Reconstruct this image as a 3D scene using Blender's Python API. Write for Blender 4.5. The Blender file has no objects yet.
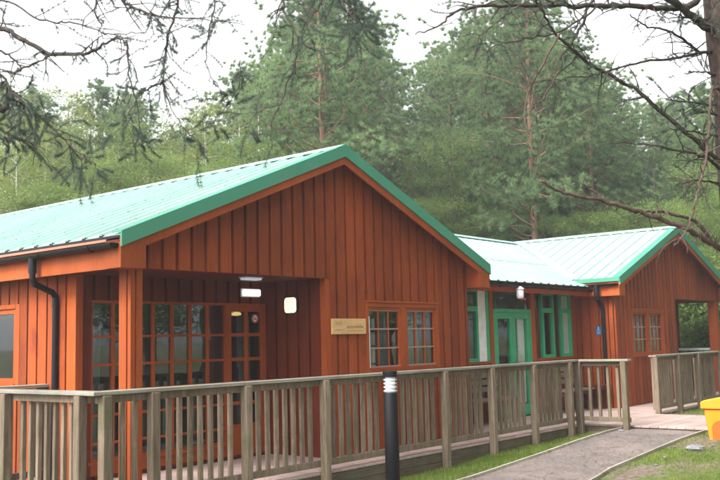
import bpy, bmesh, math, random
import numpy as np
from mathutils import Vector, Matrix
from math import sin, cos, pi, radians

S = bpy.context.scene
COL = S.collection
rng = np.random.default_rng(7)
random.seed(7)

# ------------------------------------------------------------------ camera
CAM = np.array([-6.02485, -8.13831, 1.49016])
RIGHT = np.array([0.63581133, -0.77143048, -0.0252777])
UP = np.array([-0.06978857, -0.09007348, 0.99348695])
FWD = np.array([0.76868297, 0.62990617, 0.11110677])
cd = bpy.data.cameras.new('camera')
cd.sensor_width = 36.0
cd.lens = 36.0 * 916.1056 / 720.0
cd.clip_end = 2000
cd.clip_start = 0.05
cam = bpy.data.objects.new('camera', cd)
COL.objects.link(cam)
M = Matrix.Identity(4)
for i in range(3):
    M[i][0] = RIGHT[i]; M[i][1] = UP[i]; M[i][2] = -FWD[i]; M[i][3] = CAM[i]
cam.matrix_world = M
cd.dof.use_dof = True; cd.dof.focus_distance = 12.5; cd.dof.aperture_fstop = 2.2
S.camera = cam


def at(x, y, dep):
    """where the sight line through a point of the photo is at a given distance: used to survey branches and trees"""
    return CAM + dep * (FWD + RIGHT * (x - 360) / 916.1 - UP * (y - 240) / 916.1)


# ------------------------------------------------------------------ mesh helper
class MB:
    def __init__(self):
        self.v = []; self.f = []

    def add(self, vs, fs):
        n = len(self.v)
        self.v.extend([tuple(map(float, p)) for p in vs])
        self.f.extend([tuple(i + n for i in q) for q in fs])
        return self

    def box(self, x0, x1, y0, y1, z0, z1, ch=0.0):
        if x1 < x0: x0, x1 = x1, x0
        if y1 < y0: y0, y1 = y1, y0
        if z1 < z0: z0, z1 = z1, z0
        if ch <= 0:
            v = [(x0, y0, z0), (x1, y0, z0), (x1, y1, z0), (x0, y1, z0), (x0, y0, z1), (x1, y0, z1), (x1, y1, z1), (x0, y1, z1)]
            return self.add(v, [(0, 3, 2, 1), (4, 5, 6, 7), (0, 1, 5, 4), (1, 2, 6, 5), (2, 3, 7, 6), (3, 0, 4, 7)])
        # chamfered box: 24 vertices
        c = min(ch, (x1 - x0) * .45, (y1 - y0) * .45, (z1 - z0) * .45)
        V = []; idx = {}
        for sx in (0, 1):
            for sy in (0, 1):
                for sz in (0, 1):
                    X, Y, Z = (x0, x1)[sx], (y0, y1)[sy], (z0, z1)[sz]
                    dx, dy, dz = (c, -c)[sx], (c, -c)[sy], (c, -c)[sz]
                    idx[sx, sy, sz, 0] = len(V); V.append((X, Y + dy, Z + dz))
                    idx[sx, sy, sz, 1] = len(V); V.append((X + dx, Y, Z + dz))
                    idx[sx, sy, sz, 2] = len(V); V.append((X + dx, Y + dy, Z))
        F = []
        g = lambda a, b, d, k: idx[a, b, d, k]
        for s in (0, 1):
            F.append([g(s, 0, 0, 0), g(s, 1, 0, 0), g(s, 1, 1, 0), g(s, 0, 1, 0)])
            F.append([g(0, s, 0, 1), g(1, s, 0, 1), g(1, s, 1, 1), g(0, s, 1, 1)])
            F.append([g(0, 0, s, 2), g(1, 0, s, 2), g(1, 1, s, 2), g(0, 1, s, 2)])
            for t in (0, 1):
                F.append([g(s, t, 0, 0), g(s, t, 1, 0), g(s, t, 1, 1), g(s, t, 0, 1)])
                F.append([g(s, 0, t, 0), g(s, 1, t, 0), g(s, 1, t, 2), g(s, 0, t, 2)])
                F.append([g(0, s, t, 1), g(1, s, t, 1), g(1, s, t, 2), g(0, s, t, 2)])
                for q in (0, 1):
                    F.append([g(s, t, q, 0), g(s, t, q, 1), g(s, t, q, 2)])
        ctr = np.array([(x0 + x1) / 2, (y0 + y1) / 2, (z0 + z1) / 2])
        out = []
        for f in F:
            P = [np.array(V[i]) for i in f]
            n = np.cross(P[1] - P[0], P[2] - P[0])
            out.append(tuple(f) if n @ (sum(P) / len(P) - ctr) > 0 else tuple(f[::-1]))
        return self.add(V, out)

    def hexa(self, p):
        """eight corners, bottom ring then top ring"""
        self.add(p, [(0, 3, 2, 1), (4, 5, 6, 7), (0, 1, 5, 4), (1, 2, 6, 5), (2, 3, 7, 6), (3, 0, 4, 7)])
        return self

    def prism(self, poly, vec):
        """a flat polygon (3-D points) pushed along vec"""
        n = len(poly); vec = np.array(vec)
        P = [np.array(p, float) for p in poly]
        v = P + [p + vec for p in P]
        fs = [tuple(range(n))[::-1], tuple(range(n, 2 * n))]
        for i in range(n):
            j = (i + 1) % n
            fs.append((i, j, n + j, n + i))
        return self.add(v, fs)

    def tube(self, pts, rad, n=8, cap=True):
        P = [np.array(p, float) for p in pts]
        if not hasattr(rad, '__len__'): rad = [rad] * len(P)
        rings = []
        up = None
        for i, p in enumerate(P):
            t = P[min(i + 1, len(P) - 1)] - P[max(i - 1, 0)]
            t = t / (np.linalg.norm(t) + 1e-9)
            if up is None:
                a = np.array([0, 0, 1.]) if abs(t[2]) < .9 else np.array([1., 0, 0])
                up = np.cross(t, a)
            up = up - t * (up @ t)
            up = up / (np.linalg.norm(up) + 1e-9)
            w = np.cross(t, up)
            rings.append([p + rad[i] * (cos(2 * pi * k / n) * up + sin(2 * pi * k / n) * w) for k in range(n)])
        vs = [q for r in rings for q in r]
        fs = []
        for i in range(len(P) - 1):
            for k in range(n):
                a = i * n + k; b = i * n + (k + 1) % n
                fs.append((a, b, b + n, a + n))
        if cap:
            fs.append(tuple(range(n))[::-1]); m = (len(P) - 1) * n
            fs.append(tuple(range(m, m + n)))
        return self.add(vs, fs)

    def build(self, name, mat, parent=None, loc=None, smooth=False):
        base = np.array(parent['_base']) if parent is not None else np.zeros(3)
        o_loc = np.array(loc, float) - base if loc is not None else np.zeros(3)
        me = bpy.data.meshes.new(name)
        v = np.array(self.v, float).reshape(-1, 3) - base - o_loc
        me.from_pydata([tuple(p) for p in v], [], self.f)
        if mat is not None: me.materials.append(mat)
        bm_ = bmesh.new(); bm_.from_mesh(me)
        bmesh.ops.recalc_face_normals(bm_, faces=bm_.faces); bm_.to_mesh(me); bm_.free()
        if smooth:
            me.polygons.foreach_set('use_smooth', [True] * len(me.polygons))
        me.update()
        o = bpy.data.objects.new(name, me)
        COL.objects.link(o)
        o.location = o_loc
        if parent is not None: o.parent = parent
        o['_base'] = [float(c) for c in base + o_loc]
        return o


def soup(name, V, k, mat, parent=None, origin=(0, 0, 0)):
    """many loose k-cornered faces from a numpy array (n*k, 3)"""
    base = np.array(parent['_base']) if parent is not None else np.array(origin, float)
    me = bpy.data.meshes.new(name)
    V = (np.asarray(V, float).reshape(-1, 3) - base)
    n = len(V); m = n // k
    me.vertices.add(n); me.vertices.foreach_set('co', V.ravel())
    me.loops.add(n); me.loops.foreach_set('vertex_index', np.arange(n))
    me.polygons.add(m); me.polygons.foreach_set('loop_start', np.arange(m) * k)
    me.update(calc_edges=True)
    me.materials.append(mat)
    o = bpy.data.objects.new(name, me); COL.objects.link(o)
    if parent is not None: o.parent = parent
    else: o.location = base
    o['_base'] = [float(c) for c in base]
    return o


def tag(o, label=None, cat=None, group=None, kind=None):
    if label: o['label'] = label
    if cat: o['category'] = cat
    if group: o['group'] = group
    if kind: o['kind'] = kind
    return o


def thing(name, loc, label, cat, group=None):
    o = bpy.data.objects.new(name, None); COL.objects.link(o)
    o.location = loc; o.empty_display_size = .2
    o['_base'] = [float(c) for c in loc]
    return tag(o, label, cat, group)


def copy_tree(o, parent=None):
    c = o.copy(); COL.objects.link(c); c.parent = parent
    for ch in [x for x in COL.objects if x.parent == o]:
        copy_tree(ch, c)
    return c


# ------------------------------------------------------------------ materials
def newmat(name):
    m = bpy.data.materials.new(name); m.use_nodes = True
    nt = m.node_tree; b = nt.nodes['Principled BSDF']
    return m, nt, b


def nd(nt, typ, **kw):
    n = nt.nodes.new(typ)
    for k, v in kw.items():
        if k in n.inputs: n.inputs[k].default_value = v
        else: setattr(n, k, v)
    return n


def mixcol(nt, fac, a, b, mode='MIX'):
    n = nt.nodes.new('ShaderNodeMix'); n.data_type = 'RGBA'; n.blend_type = mode
    for s, val in ((0, fac), (6, a), (7, b)):
        if hasattr(val, 'links'): nt.links.new(val, n.inputs[s])
        elif s == 0: n.inputs[0].default_value = val
        else: n.inputs[s].default_value = (*val, 1)
    return n.outputs[2]


def ramp(nt, src, stops):
    r = nt.nodes.new('ShaderNodeValToRGB')
    el = r.color_ramp.elements
    while len(el) < len(stops): el.new(.5)
    for e, (p, c) in zip(el, stops):
        e.position = p; e.color = (*c, 1) if len(c) == 3 else c
    nt.links.new(src, r.inputs[0])
    return r.outputs[0]


def noise(nt, scale, detail=4, stretch=(1, 1, 1), rough=.55, coord='Object'):
    tc = nt.nodes.new('ShaderNodeTexCoord')
    mp = nt.nodes.new('ShaderNodeMapping'); mp.inputs['Scale'].default_value = stretch
    if coord == 'World':
        g = nt.nodes.new('ShaderNodeNewGeometry'); nt.links.new(g.outputs['Position'], mp.inputs[0])
    else: nt.links.new(tc.outputs[coord], mp.inputs[0])
    n = nd(nt, 'ShaderNodeTexNoise'); n.inputs['Scale'].default_value = scale
    n.inputs['Detail'].default_value = detail; n.inputs['Roughness'].default_value = rough
    nt.links.new(mp.outputs[0], n.inputs['Vector'])
    return n.outputs[0]


def bump(nt, b, src, strength=.3, dist=.01):
    bp = nt.nodes.new('ShaderNodeBump'); bp.inputs['Strength'].default_value = strength
    bp.inputs['Distance'].default_value = dist
    nt.links.new(src, bp.inputs['Height']); nt.links.new(bp.outputs[0], b.inputs['Normal'])


def wood(name, c_dark, c_light, rough=.6, streak=(14, 14, 1.2), per=.35, spec=.35, stain=None, bs=.25, isl=0.):
    """painted or weathered timber: streaks along z (or as given), a tone per piece, broad stains"""
    m, nt, b = newmat(name)
    n1 = noise(nt, 3.0, 6, streak, .65, 'World')
    c = ramp(nt, n1, [(.3, c_dark), (.7, c_light)])
    n2 = noise(nt, .9, 3, (1, 1, .6), .6, 'World')
    k = ramp(nt, n2, [(.3, (.72, .72, .72)), (.7, (1.12, 1.12, 1.12))])
    c = mixcol(nt, 1.0, c, k, 'MULTIPLY')
    if stain:
        n3 = noise(nt, 2.4, 5, (1.5, 1.5, .7), .7, 'World')
        c = mixcol(nt, ramp(nt, n3, [(.5, (0, 0, 0)), (.68, (1, 1, 1))]), c, stain)
    oi = nt.nodes.new('ShaderNodeObjectInfo')
    mr = nt.nodes.new('ShaderNodeMapRange'); mr.inputs[3].default_value = 1 - per / 2; mr.inputs[4].default_value = 1 + per / 2
    nt.links.new(oi.outputs['Random'], mr.inputs[0])
    vm = nt.nodes.new('ShaderNodeVectorMath'); vm.operation = 'SCALE'
    nt.links.new(c, vm.inputs[0]); nt.links.new(mr.outputs[0], vm.inputs['Scale'])
    res = vm.outputs[0]
    if isl:                                    # every board of a mesh has its own tone
        ge = nt.nodes.new('ShaderNodeNewGeometry'); m2 = nt.nodes.new('ShaderNodeMapRange')
        m2.inputs[3].default_value = 1 - isl / 2; m2.inputs[4].default_value = 1 + isl / 2
        v2 = nt.nodes.new('ShaderNodeVectorMath'); v2.operation = 'SCALE'
        nt.links.new(ge.outputs['Random Per Island'], m2.inputs[0]); nt.links.new(res, v2.inputs[0]); nt.links.new(m2.outputs[0], v2.inputs['Scale'])
        res = v2.outputs[0]
    nt.links.new(res, b.inputs['Base Color'])
    b.inputs['Roughness'].default_value = rough
    b.inputs['Specular IOR Level'].default_value = spec
    bump(nt, b, n1, bs, .004)
    return m


def plain(name, col, rough=.5, metal=0., spec=.5, var=.12, sc=6.):
    m, nt, b = newmat(name)
    n = noise(nt, sc, 4, coord='World')
    d = tuple(c * (1 - var) for c in col); l = tuple(min(1, c * (1 + var)) for c in col)
    nt.links.new(ramp(nt, n, [(.3, d), (.7, l)]), b.inputs['Base Color'])
    b.inputs['Roughness'].default_value = rough; b.inputs['Metallic'].default_value = metal
    b.inputs['Specular IOR Level'].default_value = spec
    return m


def emit(name, col, strength):
    m, nt, b = newmat(name)
    b.inputs['Base Color'].default_value = (*[c * .8 for c in col], 1)
    b.inputs['Emission Color'].default_value = (*col, 1)
    b.inputs['Emission Strength'].default_value = strength
    b.inputs['Roughness'].default_value = .3
    return m


def glassmat(name, tint=(.7, .76, .73), ior=1.8):
    m = bpy.data.materials.new(name); m.use_nodes = True
    nt = m.node_tree; nt.nodes.clear()
    out = nt.nodes.new('ShaderNodeOutputMaterial')
    fr = nt.nodes.new('ShaderNodeFresnel')
    ge = nt.nodes.new('ShaderNodeNewGeometry'); io = nt.nodes.new('ShaderNodeMapRange')
    io.inputs[3].default_value = ior; io.inputs[4].default_value = 1 / ior      # the same reflectance from inside and out
    nt.links.new(ge.outputs['Backfacing'], io.inputs[0]); nt.links.new(io.outputs[0], fr.inputs[0])
    tr = nt.nodes.new('ShaderNodeBsdfTransparent'); tr.inputs[0].default_value = (*tint, 1)
    gl = nt.nodes.new('ShaderNodeBsdfGlossy'); gl.inputs['Roughness'].default_value = .015
    # old panes are not quite flat
    n = noise(nt, 1.6, 2, coord='World')
    bp = nt.nodes.new('ShaderNodeBump'); bp.inputs['Strength'].default_value = .06; bp.inputs['Distance'].default_value = .05
    nt.links.new(n, bp.inputs['Height']); nt.links.new(bp.outputs[0], gl.inputs['Normal'])
    mx = nt.nodes.new('ShaderNodeMixShader')
    nt.links.new(fr.outputs[0], mx.inputs[0]); nt.links.new(tr.outputs[0], mx.inputs[1]); nt.links.new(gl.outputs[0], mx.inputs[2])
    nt.links.new(mx.outputs[0], out.inputs[0])
    return m


def leafmat(name, c1, c2, trans=.4, var=.25, patch=.5, c3=None):
    """foliage: tone per clump (noise), tone per tree, some light through"""
    m = bpy.data.materials.new(name); m.use_nodes = True
    nt = m.node_tree; nt.nodes.clear()
    out = nt.nodes.new('ShaderNodeOutputMaterial')
    n = noise(nt, patch, 4, coord='Object')
    stops = [(.3, c1), (.68, c2)]
    if c3: stops = [(.28, c1), (.55, c2), (.72, c3)]
    c = ramp(nt, n, stops)
    oi = nt.nodes.new('ShaderNodeObjectInfo')
    mr = nt.nodes.new('ShaderNodeMapRange'); mr.inputs[3].default_value = 1 - var; mr.inputs[4].default_value = 1 + var
    nt.links.new(oi.outputs['Random'], mr.inputs[0])
    vm = nt.nodes.new('ShaderNodeVectorMath'); vm.operation = 'SCALE'
    nt.links.new(c, vm.inputs[0]); nt.links.new(mr.outputs[0], vm.inputs['Scale'])
    d = nt.nodes.new('ShaderNodeBsdfDiffuse'); t = nt.nodes.new('ShaderNodeBsdfTranslucent')
    nt.links.new(vm.outputs[0], d.inputs[0]); nt.links.new(vm.outputs[0], t.inputs[0])
    mx = nt.nodes.new('ShaderNodeMixShader'); mx.inputs[0].default_value = trans
    nt.links.new(d.outputs[0], mx.inputs[1]); nt.links.new(t.outputs[0], mx.inputs[2])
    nt.links.new(mx.outputs[0], out.inputs[0])
    return m


def barkmat(name, stops, scale=(6, 6, 1.5), sc=2.5, b_s=.6):
    m, nt, b = newmat(name)
    n = noise(nt, sc, 8, scale, .7, 'Object')
    nt.links.new(ramp(nt, n, stops), b.inputs['Base Color'])
    b.inputs['Roughness'].default_value = .9; b.inputs['Specular IOR Level'].default_value = .15
    bump(nt, b, n, b_s, .03)
    return m


RED = wood('rust_red_boarding', (.19, .035, .007), (.305, .062, .0115), .65, (20, 20, .8), .0, .18, (.17, .032, .010), isl=.36)
REDTRIM = wood('rust_red_trim', (.285, .055, .0095), (.39, .083, .016), .6, (12, 12, .8), .12, .2)
REDDARKSHADE = wood('dark_and_shaded_red_boarding', (.10, .0165, .005), (.16, .027, .0075), .6, (20, 20, .8), .0, .2, isl=.2)  # boarding red with porch and eave shade put into the colour; also colours a bench
GREENPAINT = plain('bright_green_paint', (.025, .33, .15), .4, 0, .5, .12)
WEATHER = wood('weathered_grey_timber', (.115, .083, .053), (.285, .22, .16), .8, (16, 16, 1.1), .45, .2, (.125, .115, .06), .4)
CAPWOOD = wood('grey_handrail_timber', (.20, .182, .152), (.335, .31, .268), .75, (1.2, 16, 16), .2, .25, (.26, .26, .17), .3)
SKIRT = wood('damp_brown_timber', (.065, .05, .032), (.13, .102, .07), .85, (1.2, 14, 14), .3, .2, (.10, .10, .05), .4)
DECKW = wood('pinkish_deck_boards', (.35, .25, .225), (.47, .355, .32), .65, (14, .9, 14), .0, .3, (.33, .26, .215), .3, isl=.25)
BLACK = plain('black_plastic', (.005, .005, .007), .45, 0, .25, .2)
BLACKMETAL = plain('black_powder_coat', (.0035, .0035, .004), .6, 0, .2, .25)
WHITEP = plain('white_paint', (.72, .73, .74), .5)
CREAM = plain('pale_cream_blind', (.62, .62, .58), .8)
GREYBLUE = plain('pale_blue_curtain', (.30, .38, .44), .9)
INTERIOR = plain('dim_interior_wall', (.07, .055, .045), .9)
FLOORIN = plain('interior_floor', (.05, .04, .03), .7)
SKYLITBAR = plain('sky_lit_glazing_bar', (.32, .19, .16), .5)  # sky light caught by the horizontal bars, put into their colour
DRIP = plain('faded_red_drip_board', (.42, .15, .09), .6)
GLASS = glassmat('window_glass')
GLASS2 = glassmat('entrance_glass', (.88, .92, .9), 1.5)
SIGNWOOD = wood('varnished_pale_wood', (.56, .34, .14), (.68, .45, .21), .45, (2, 14, 14), .0, .4)
SIGNINK = plain('burnt_brown_lettering', (.33, .19, .08), .7)
BLUE = plain('blue_sign_enamel', (.02, .07, .20), .35)
BLUEPALE = plain('pale_blue_print', (.35, .52, .68), .5)
STICKRED = plain('red_print', (.55, .05, .05), .4)
STICKWHITE = plain('white_print', (.75, .70, .70), .4)
YELLOW = plain('yellow_grit_plastic', (.72, .255, .012), .4, 0, .45, .06)
ORANGE = plain('orange_plastic', (.74, .11, .015), .4)
STONE = barkmat('pale_grey_stone', [(.3, (.13, .13, .135)), (.7, (.25, .25, .255))], (1, 1, 1), 9)
LENS = plain('clear_bollard_lens', (.62, .64, .68), .2)
LAMPGLOW = emit('lit_opal_glass', (1.0, .91, .60), .43)
WHITEGLOW = emit('lit_white_diffuser', (1.0, .96, .95), .36)
SOFTGLOW = emit('dim_white_diffuser', (.75, .78, 1.0), .12)
WARMGLOW = emit('warm_lamp_reflection', (1.0, .58, .14), .5)  # glow of the added lamp reflection behind the porch door
LANTERNGLOW = emit('lit_lantern_glass', (.5, .48, .47), .2)


def roofmat(name, c1, c2, rough=.62):
    m, nt, b = newmat(name)
    n = noise(nt, .8, 5, (1, 1, 1), .6, 'World')
    c = ramp(nt, n, [(.3, c1), (.7, c2)])
    n2 = noise(nt, 5, 6, (1, 1, 1), .7, 'World')
    c = mixcol(nt, ramp(nt, n2, [(.55, (0, 0, 0)), (.75, (.55, .55, .55))]), c, (.15, .22, .175))
    nt.links.new(c, b.inputs['Base Color'])
    b.inputs['Roughness'].default_value = rough
    b.inputs['Specular IOR Level'].default_value = .01
    bump(nt, b, n, .08, .02)
    return m


ROOF = roofmat('pale_green_roof_sheet', (.255, .385, .345), (.31, .445, .405))
FLASH = roofmat('green_roof_flashing', (.06, .235, .155), (.08, .275, .19), .5)

# ------------------------------------------------------------------ ground


def ss(t):
    t = np.clip(t, 0, 1); return t * t * (3 - 2 * t)


def path_z(x): return -.25 + .19 * ss((np.asarray(x, float) - 4.0) / 4.8)


def ground_z(x, y):
    x = np.asarray(x, float); y = np.asarray(y, float)
    z = path_z(x) - .012
    z = z + .05 * ss((-y - 3.1) / 1.0) * (.5 + .5 * np.sin(x * 1.3 + y))
    far = ss((np.hypot(x - 5, y - 3) - 22) / 60)
    z = z + far * (1.2 + .6 * np.sin(x * .06) + .5 * np.cos(y * .05 + 1))
    z = z - .11 * ss((y + 1.62) / .5) * ss((x - 5.2) / 3.2) * ss((8.9 - x) / .1)
    under = ss((y + .8) / 1.2) * ss((18.5 - x) / 2) * ss((x + 1.2) / 1.) * ss((9.5 - y) / 1.5)
    return z - .22 * under


m, nt, b = newmat('grass_and_bare_soil')
n1 = noise(nt, .8, 6, (1, 1, 1), .65, 'World')
n2 = noise(nt, 14, 5, (1, 1, 1), .7, 'World')
soil = ramp(nt, n2, [(.3, (.10, .078, .06)), (.7, (.235, .19, .155))])
turf = ramp(nt, n2, [(.3, (.06, .085, .02)), (.7, (.14, .17, .05))])
cc = mixcol(nt, ramp(nt, n1, [(.46, (0, 0, 0)), (.54, (1, 1, 1))]), soil, turf)
nt.links.new(cc, b.inputs['Base Color']); b.inputs['Roughness'].default_value = .95
b.inputs['Specular IOR Level'].default_value = .1
bump(nt, b, n2, .7, .02)
GROUND = m

gx = np.unique(np.concatenate([np.linspace(-400, -30, 12), np.linspace(-30, -2, 20), np.linspace(-2, 20, 67), np.linspace(20, 60, 25), np.linspace(60, 400, 12)]))
gy = np.unique(np.concatenate([np.linspace(-400, -30, 12), np.linspace(-30, -6, 20), np.linspace(-6, 10, 61), np.linspace(10, 60, 28), np.linspace(60, 400, 12)]))
XX, YY = np.meshgrid(gx, gy); ZZ = ground_z(XX, YY)
mb = MB(); nx = len(gx)
mb.v = [tuple(p) for p in np.stack([XX, YY, ZZ], -1).reshape(-1, 3)]
mb.f = [(j * nx + i, j * nx + i + 1, (j + 1) * nx + i + 1, (j + 1) * nx + i) for j in range(len(gy) - 1) for i in range(nx - 1)]
tag(mb.build('ground', GROUND, smooth=True), kind='structure')

m, nt, b = newmat('worn_gravel_path')
n1 = noise(nt, 1.1, 5, (1, 1, 1), .65, 'World'); n2 = noise(nt, 45, 4, (1, 1, 1), .75, 'World')
c = ramp(nt, n2, [(.3, (.085, .07, .064)), (.52, (.165, .14, .13)), (.75, (.31, .27, .255))])
c = mixcol(nt, ramp(nt, n1, [(.42, (0, 0, 0)), (.62, (.7, .7, .7))]), c, (.245, .195, .175))
n3 = noise(nt, 3.2, 6, (1, 1, 1), .75, 'World')
c = mixcol(nt, ramp(nt, n3, [(.52, (0, 0, 0)), (.66, (.65, .65, .65))]), c, (.10, .078, .066))
nt.links.new(c, b.inputs['Base Color']); b.inputs['Roughness'].default_value = .9; b.inputs['Specular IOR Level'].default_value = .2
bump(nt, b, n2, .6, .012)
PATH = m
px_ = np.linspace(-14, 8.80, 70); mb = MB()
ky = lambda x: -1.60 - .16 * ss((5.2 - x) / 2.2) - .6 * ss((2 - x) / 8)      # edge beside the deck
ky2 = lambda x: -2.93 - .22 * ss((5.4 - x) / 1.6) - .6 * ss((2 - x) / 8)      # edge beside the grass
rows = 6
for x in px_:
    for k in range(rows):
        t = k / (rows - 1)
        y = ky(x) * (1 - t) + ky2(x) * t
        mb.v.append((x, y, float(path_z(x)) + .012 * sin(pi * t)))
mb.f = [(i * rows + k, i * rows + k + 1, (i + 1) * rows + k + 1, (i + 1) * rows + k) for i in range(len(px_) - 1) for k in range(rows - 1)]
mb.f = [f[::-1] for f in mb.f]
tag(mb.build('path', PATH, smooth=True), kind='structure')

EDGEW = wood('pale_edging_board', (.30, .27, .22), (.44, .41, .35), .8, (1, 12, 12), .2, .2, (.22, .19, .14))


def edging(fn, side, x0, x1, label):
    mb = MB(); xs = np.linspace(x0, x1, 26)
    for a, c_ in zip(xs[:-1], xs[1:]):
        ya, yc = float(fn(a)), float(fn(c_)); w = .035 * side
        za, zc = float(path_z(a)), float(path_z(c_))
        mb.hexa([(a, ya, za - .15), (c_, yc, zc - .15), (c_, yc + w, zc - .15), (a, ya + w, za - .15),
                 (a, ya, za + .035), (c_, yc, zc + .035), (c_, yc + w, zc + .035), (a, ya + w, za + .035)])
    o = mb.build('path_edging', EDGEW)
    tag(o, label, 'edging', 'timber edgings of the gravel path')


edging(ky, 1, -6, 8.74, 'thin pale timber edging between gravel path and strip of grass by the deck')
edging(ky2, -1, -6, 8.76, 'thin pale timber edging on the open lawn side of the gravel path')

# ------------------------------------------------------------------ building helpers


def clad(mb_front, mb_back, to3, u0, u1, zb, topf, openings, pitch=.21, bw=.166, proud=.042, back=.06, phase=0.0):
    """vertical board cladding: narrow raised boards over a back layer, cut round openings (u0,u1,z0,z1)"""
    def column(mb, a, c, n0, n1):
        if c - a < .004: return
        cuts = sorted([(o[2], o[3]) for o in openings if o[0] < c - 1e-4 and o[1] > a + 1e-4])
        z = zb; segs = []
        for lo, hi in cuts:
            if lo > z + .005: segs.append((z, lo, False))
            z = max(z, hi)
        segs.append((z, None, True))
        for lo, hi, top in segs:
            ta, tc = (topf(a), topf(c)) if top else (hi, hi)
            if min(ta, tc) <= lo + .005: continue
            p = [to3(a, lo, n0), to3(c, lo, n0), to3(c, lo, n1), to3(a, lo, n1),
                 to3(a, ta, n0), to3(c, tc, n0), to3(c, tc, n1), to3(a, ta, n1)]
            mb.hexa(p)
    def splits(a, c):
        e = sorted({a, c} | {x for o in openings for x in o[:2] if a < x < c})
        return list(zip(e[:-1], e[1:]))
    k = u0 - ((u0 - phase) % pitch)
    while k < u1:
        a, c = max(u0, k + .03), min(u1, k + .03 + bw)
        if c - a > .02:
            for s in splits(a, c): column(mb_front, s[0], s[1], 0.0, proud)
        k += pitch
    e = [u0, u1]
    mid = None
    for s in splits(u0, u1): column(mb_back, s[0], s[1], -back, 0.0)


def wall(name, to3, u0, u1, zb, topf, openings, parent, mat=RED, backmat=None, **kw):
    A, B = MB(), MB()
    clad(A, B, to3, u0, u1, zb, topf, openings, **kw)
    n = len(A.v)
    A.add(B.v, B.f)
    return A.build(name, mat, parent)


def peak(xm, za, slope, off=0.0):
    return lambda x: za - abs(x - xm) * slope + off


def window(parent, to3, u0, u1, z0, z1, cols, rows, mat=REDTRIM, fw=.045, glass=GLASS, bar=.022, barmat=None, rowz=None, name='window', hbar=None):
    """frame with a pane and glazing bars, set in an opening"""
    f = MB()
    def bx(m, a, c, lo, hi, n0, n1): m.hexa([to3(a, lo, n0), to3(c, lo, n0), to3(c, lo, n1), to3(a, lo, n1), to3(a, hi, n0), to3(c, hi, n0), to3(c, hi, n1), to3(a, hi, n1)])
    bx(f, u0, u0 + fw, z0, z1, -.05, .028); bx(f, u1 - fw, u1, z0, z1, -.05, .028)
    bx(f, u0 + fw, u1 - fw, z1 - fw, z1, -.05, .026); bx(f, u0 + fw, u1 - fw, z0, z0 + fw, -.05, .03)
    fr = f.build(name, mat, parent)
    p = MB()
    bx(p, u0 + fw * .6, u1 - fw * .6, z0 + fw * .6, z1 - fw * .6, -.018, -.012)
    p.build('pane', glass, fr)
    g = MB()
    for i in range(1, cols):
        u = u0 + fw + (u1 - u0 - 2 * fw) * i / cols
        bx(g, u - bar / 2, u + bar / 2, z0 + fw, z1 - fw, -.03, .004)
    if g.v: g.build('glazing_bar', barmat or mat, fr)
    g = MB()
    zs = rowz if rowz else [z0 + fw + (z1 - z0 - 2 * fw) * j / rows for j in range(1, rows)]
    for z in zs: bx(g, u0 + fw, u1 - fw, z - bar / 2, z + bar / 2, -.03, .008)
    if g.v: g.build('glazing_bar', hbar or barmat or mat, fr)
    return fr


def bx3(m, to3, a, c, lo, hi, n0, n1):
    m.hexa([to3(a, lo, n0), to3(c, lo, n0), to3(c, lo, n1), to3(a, lo, n1), to3(a, hi, n0), to3(c, hi, n0), to3(c, hi, n1), to3(a, hi, n1)])


def roof_slope(mb, e0, e1, r0, r1, step=.315, rib=True, th=.035, first=None):
    """one roof slope: eave e0-e1, ridge r0-r1 (3-D), with raised ribs running down the slope"""
    e0, e1, r0, r1 = [np.array(p, float) for p in (e0, e1, r0, r1)]
    n = np.cross(e1 - e0, r0 - e0); n /= np.linalg.norm(n)
    if n[2] < 0: n = -n
    mb.hexa([e0 - n * th, e1 - n * th, r1 - n * th, r0 - n * th, e0, e1, r1, r0])
    L = np.linalg.norm(e1 - e0); d = (e1 - e0) / L
    k = first if first is not None else step / 2
    while rib and k < L:
        t = k / L
        a = e0 * (1 - t) + e1 * t; c = r0 * (1 - t) + r1 * t
        w1, w2, h = .028, .014, .030
        mb.hexa([a - d * w1, a + d * w1, c + d * w1, c - d * w1, a - d * w2 + n * h, a + d * w2 + n * h, c + d * w2 + n * h, c - d * w2 + n * h])
        k += step
    return mb


# ------------------------------------------------------------------ the lodge
lodge = thing('timber_lodge', (3.28, 4.0, 0), 'long single storey lodge clad in rust red boards under pale green metal roofs', 'building')
front = lambda y0: (lambda u, z, n: (u, y0 - n, z))            # wall facing the path
leftw = lambda x0: (lambda u, z, n: (x0 - n, u, z))             # wall facing the left
rightw = lambda x0: (lambda u, z, n: (x0 + n, u, z))
OV = .2944
# pavilion with the porch on its left
XL, XR, ZE, ZA, XM = -.3332, 6.887, 2.667, 4.118, 3.277
SL = (ZA - ZE) / (XM - XL)
WX0, WX1, WX2 = 3.998, 5.666, 6.554
PX = 3.136
roof_under = peak(XM, ZA, SL, -.045)
wins = [(3.998, 4.772, 1.093, 1.982), (4.892, 5.666, 1.093, 1.982)]
wall('gable_wall', front(0), PX + .077, WX2, -.02, roof_under, [(WX0 - .06, WX1 + .06, 1.03, 2.045)], lodge, phase=PX - .02)
wall('gable_wall', front(0), .0, PX + .076, 2.352, roof_under, [], lodge, phase=PX - .02)
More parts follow.
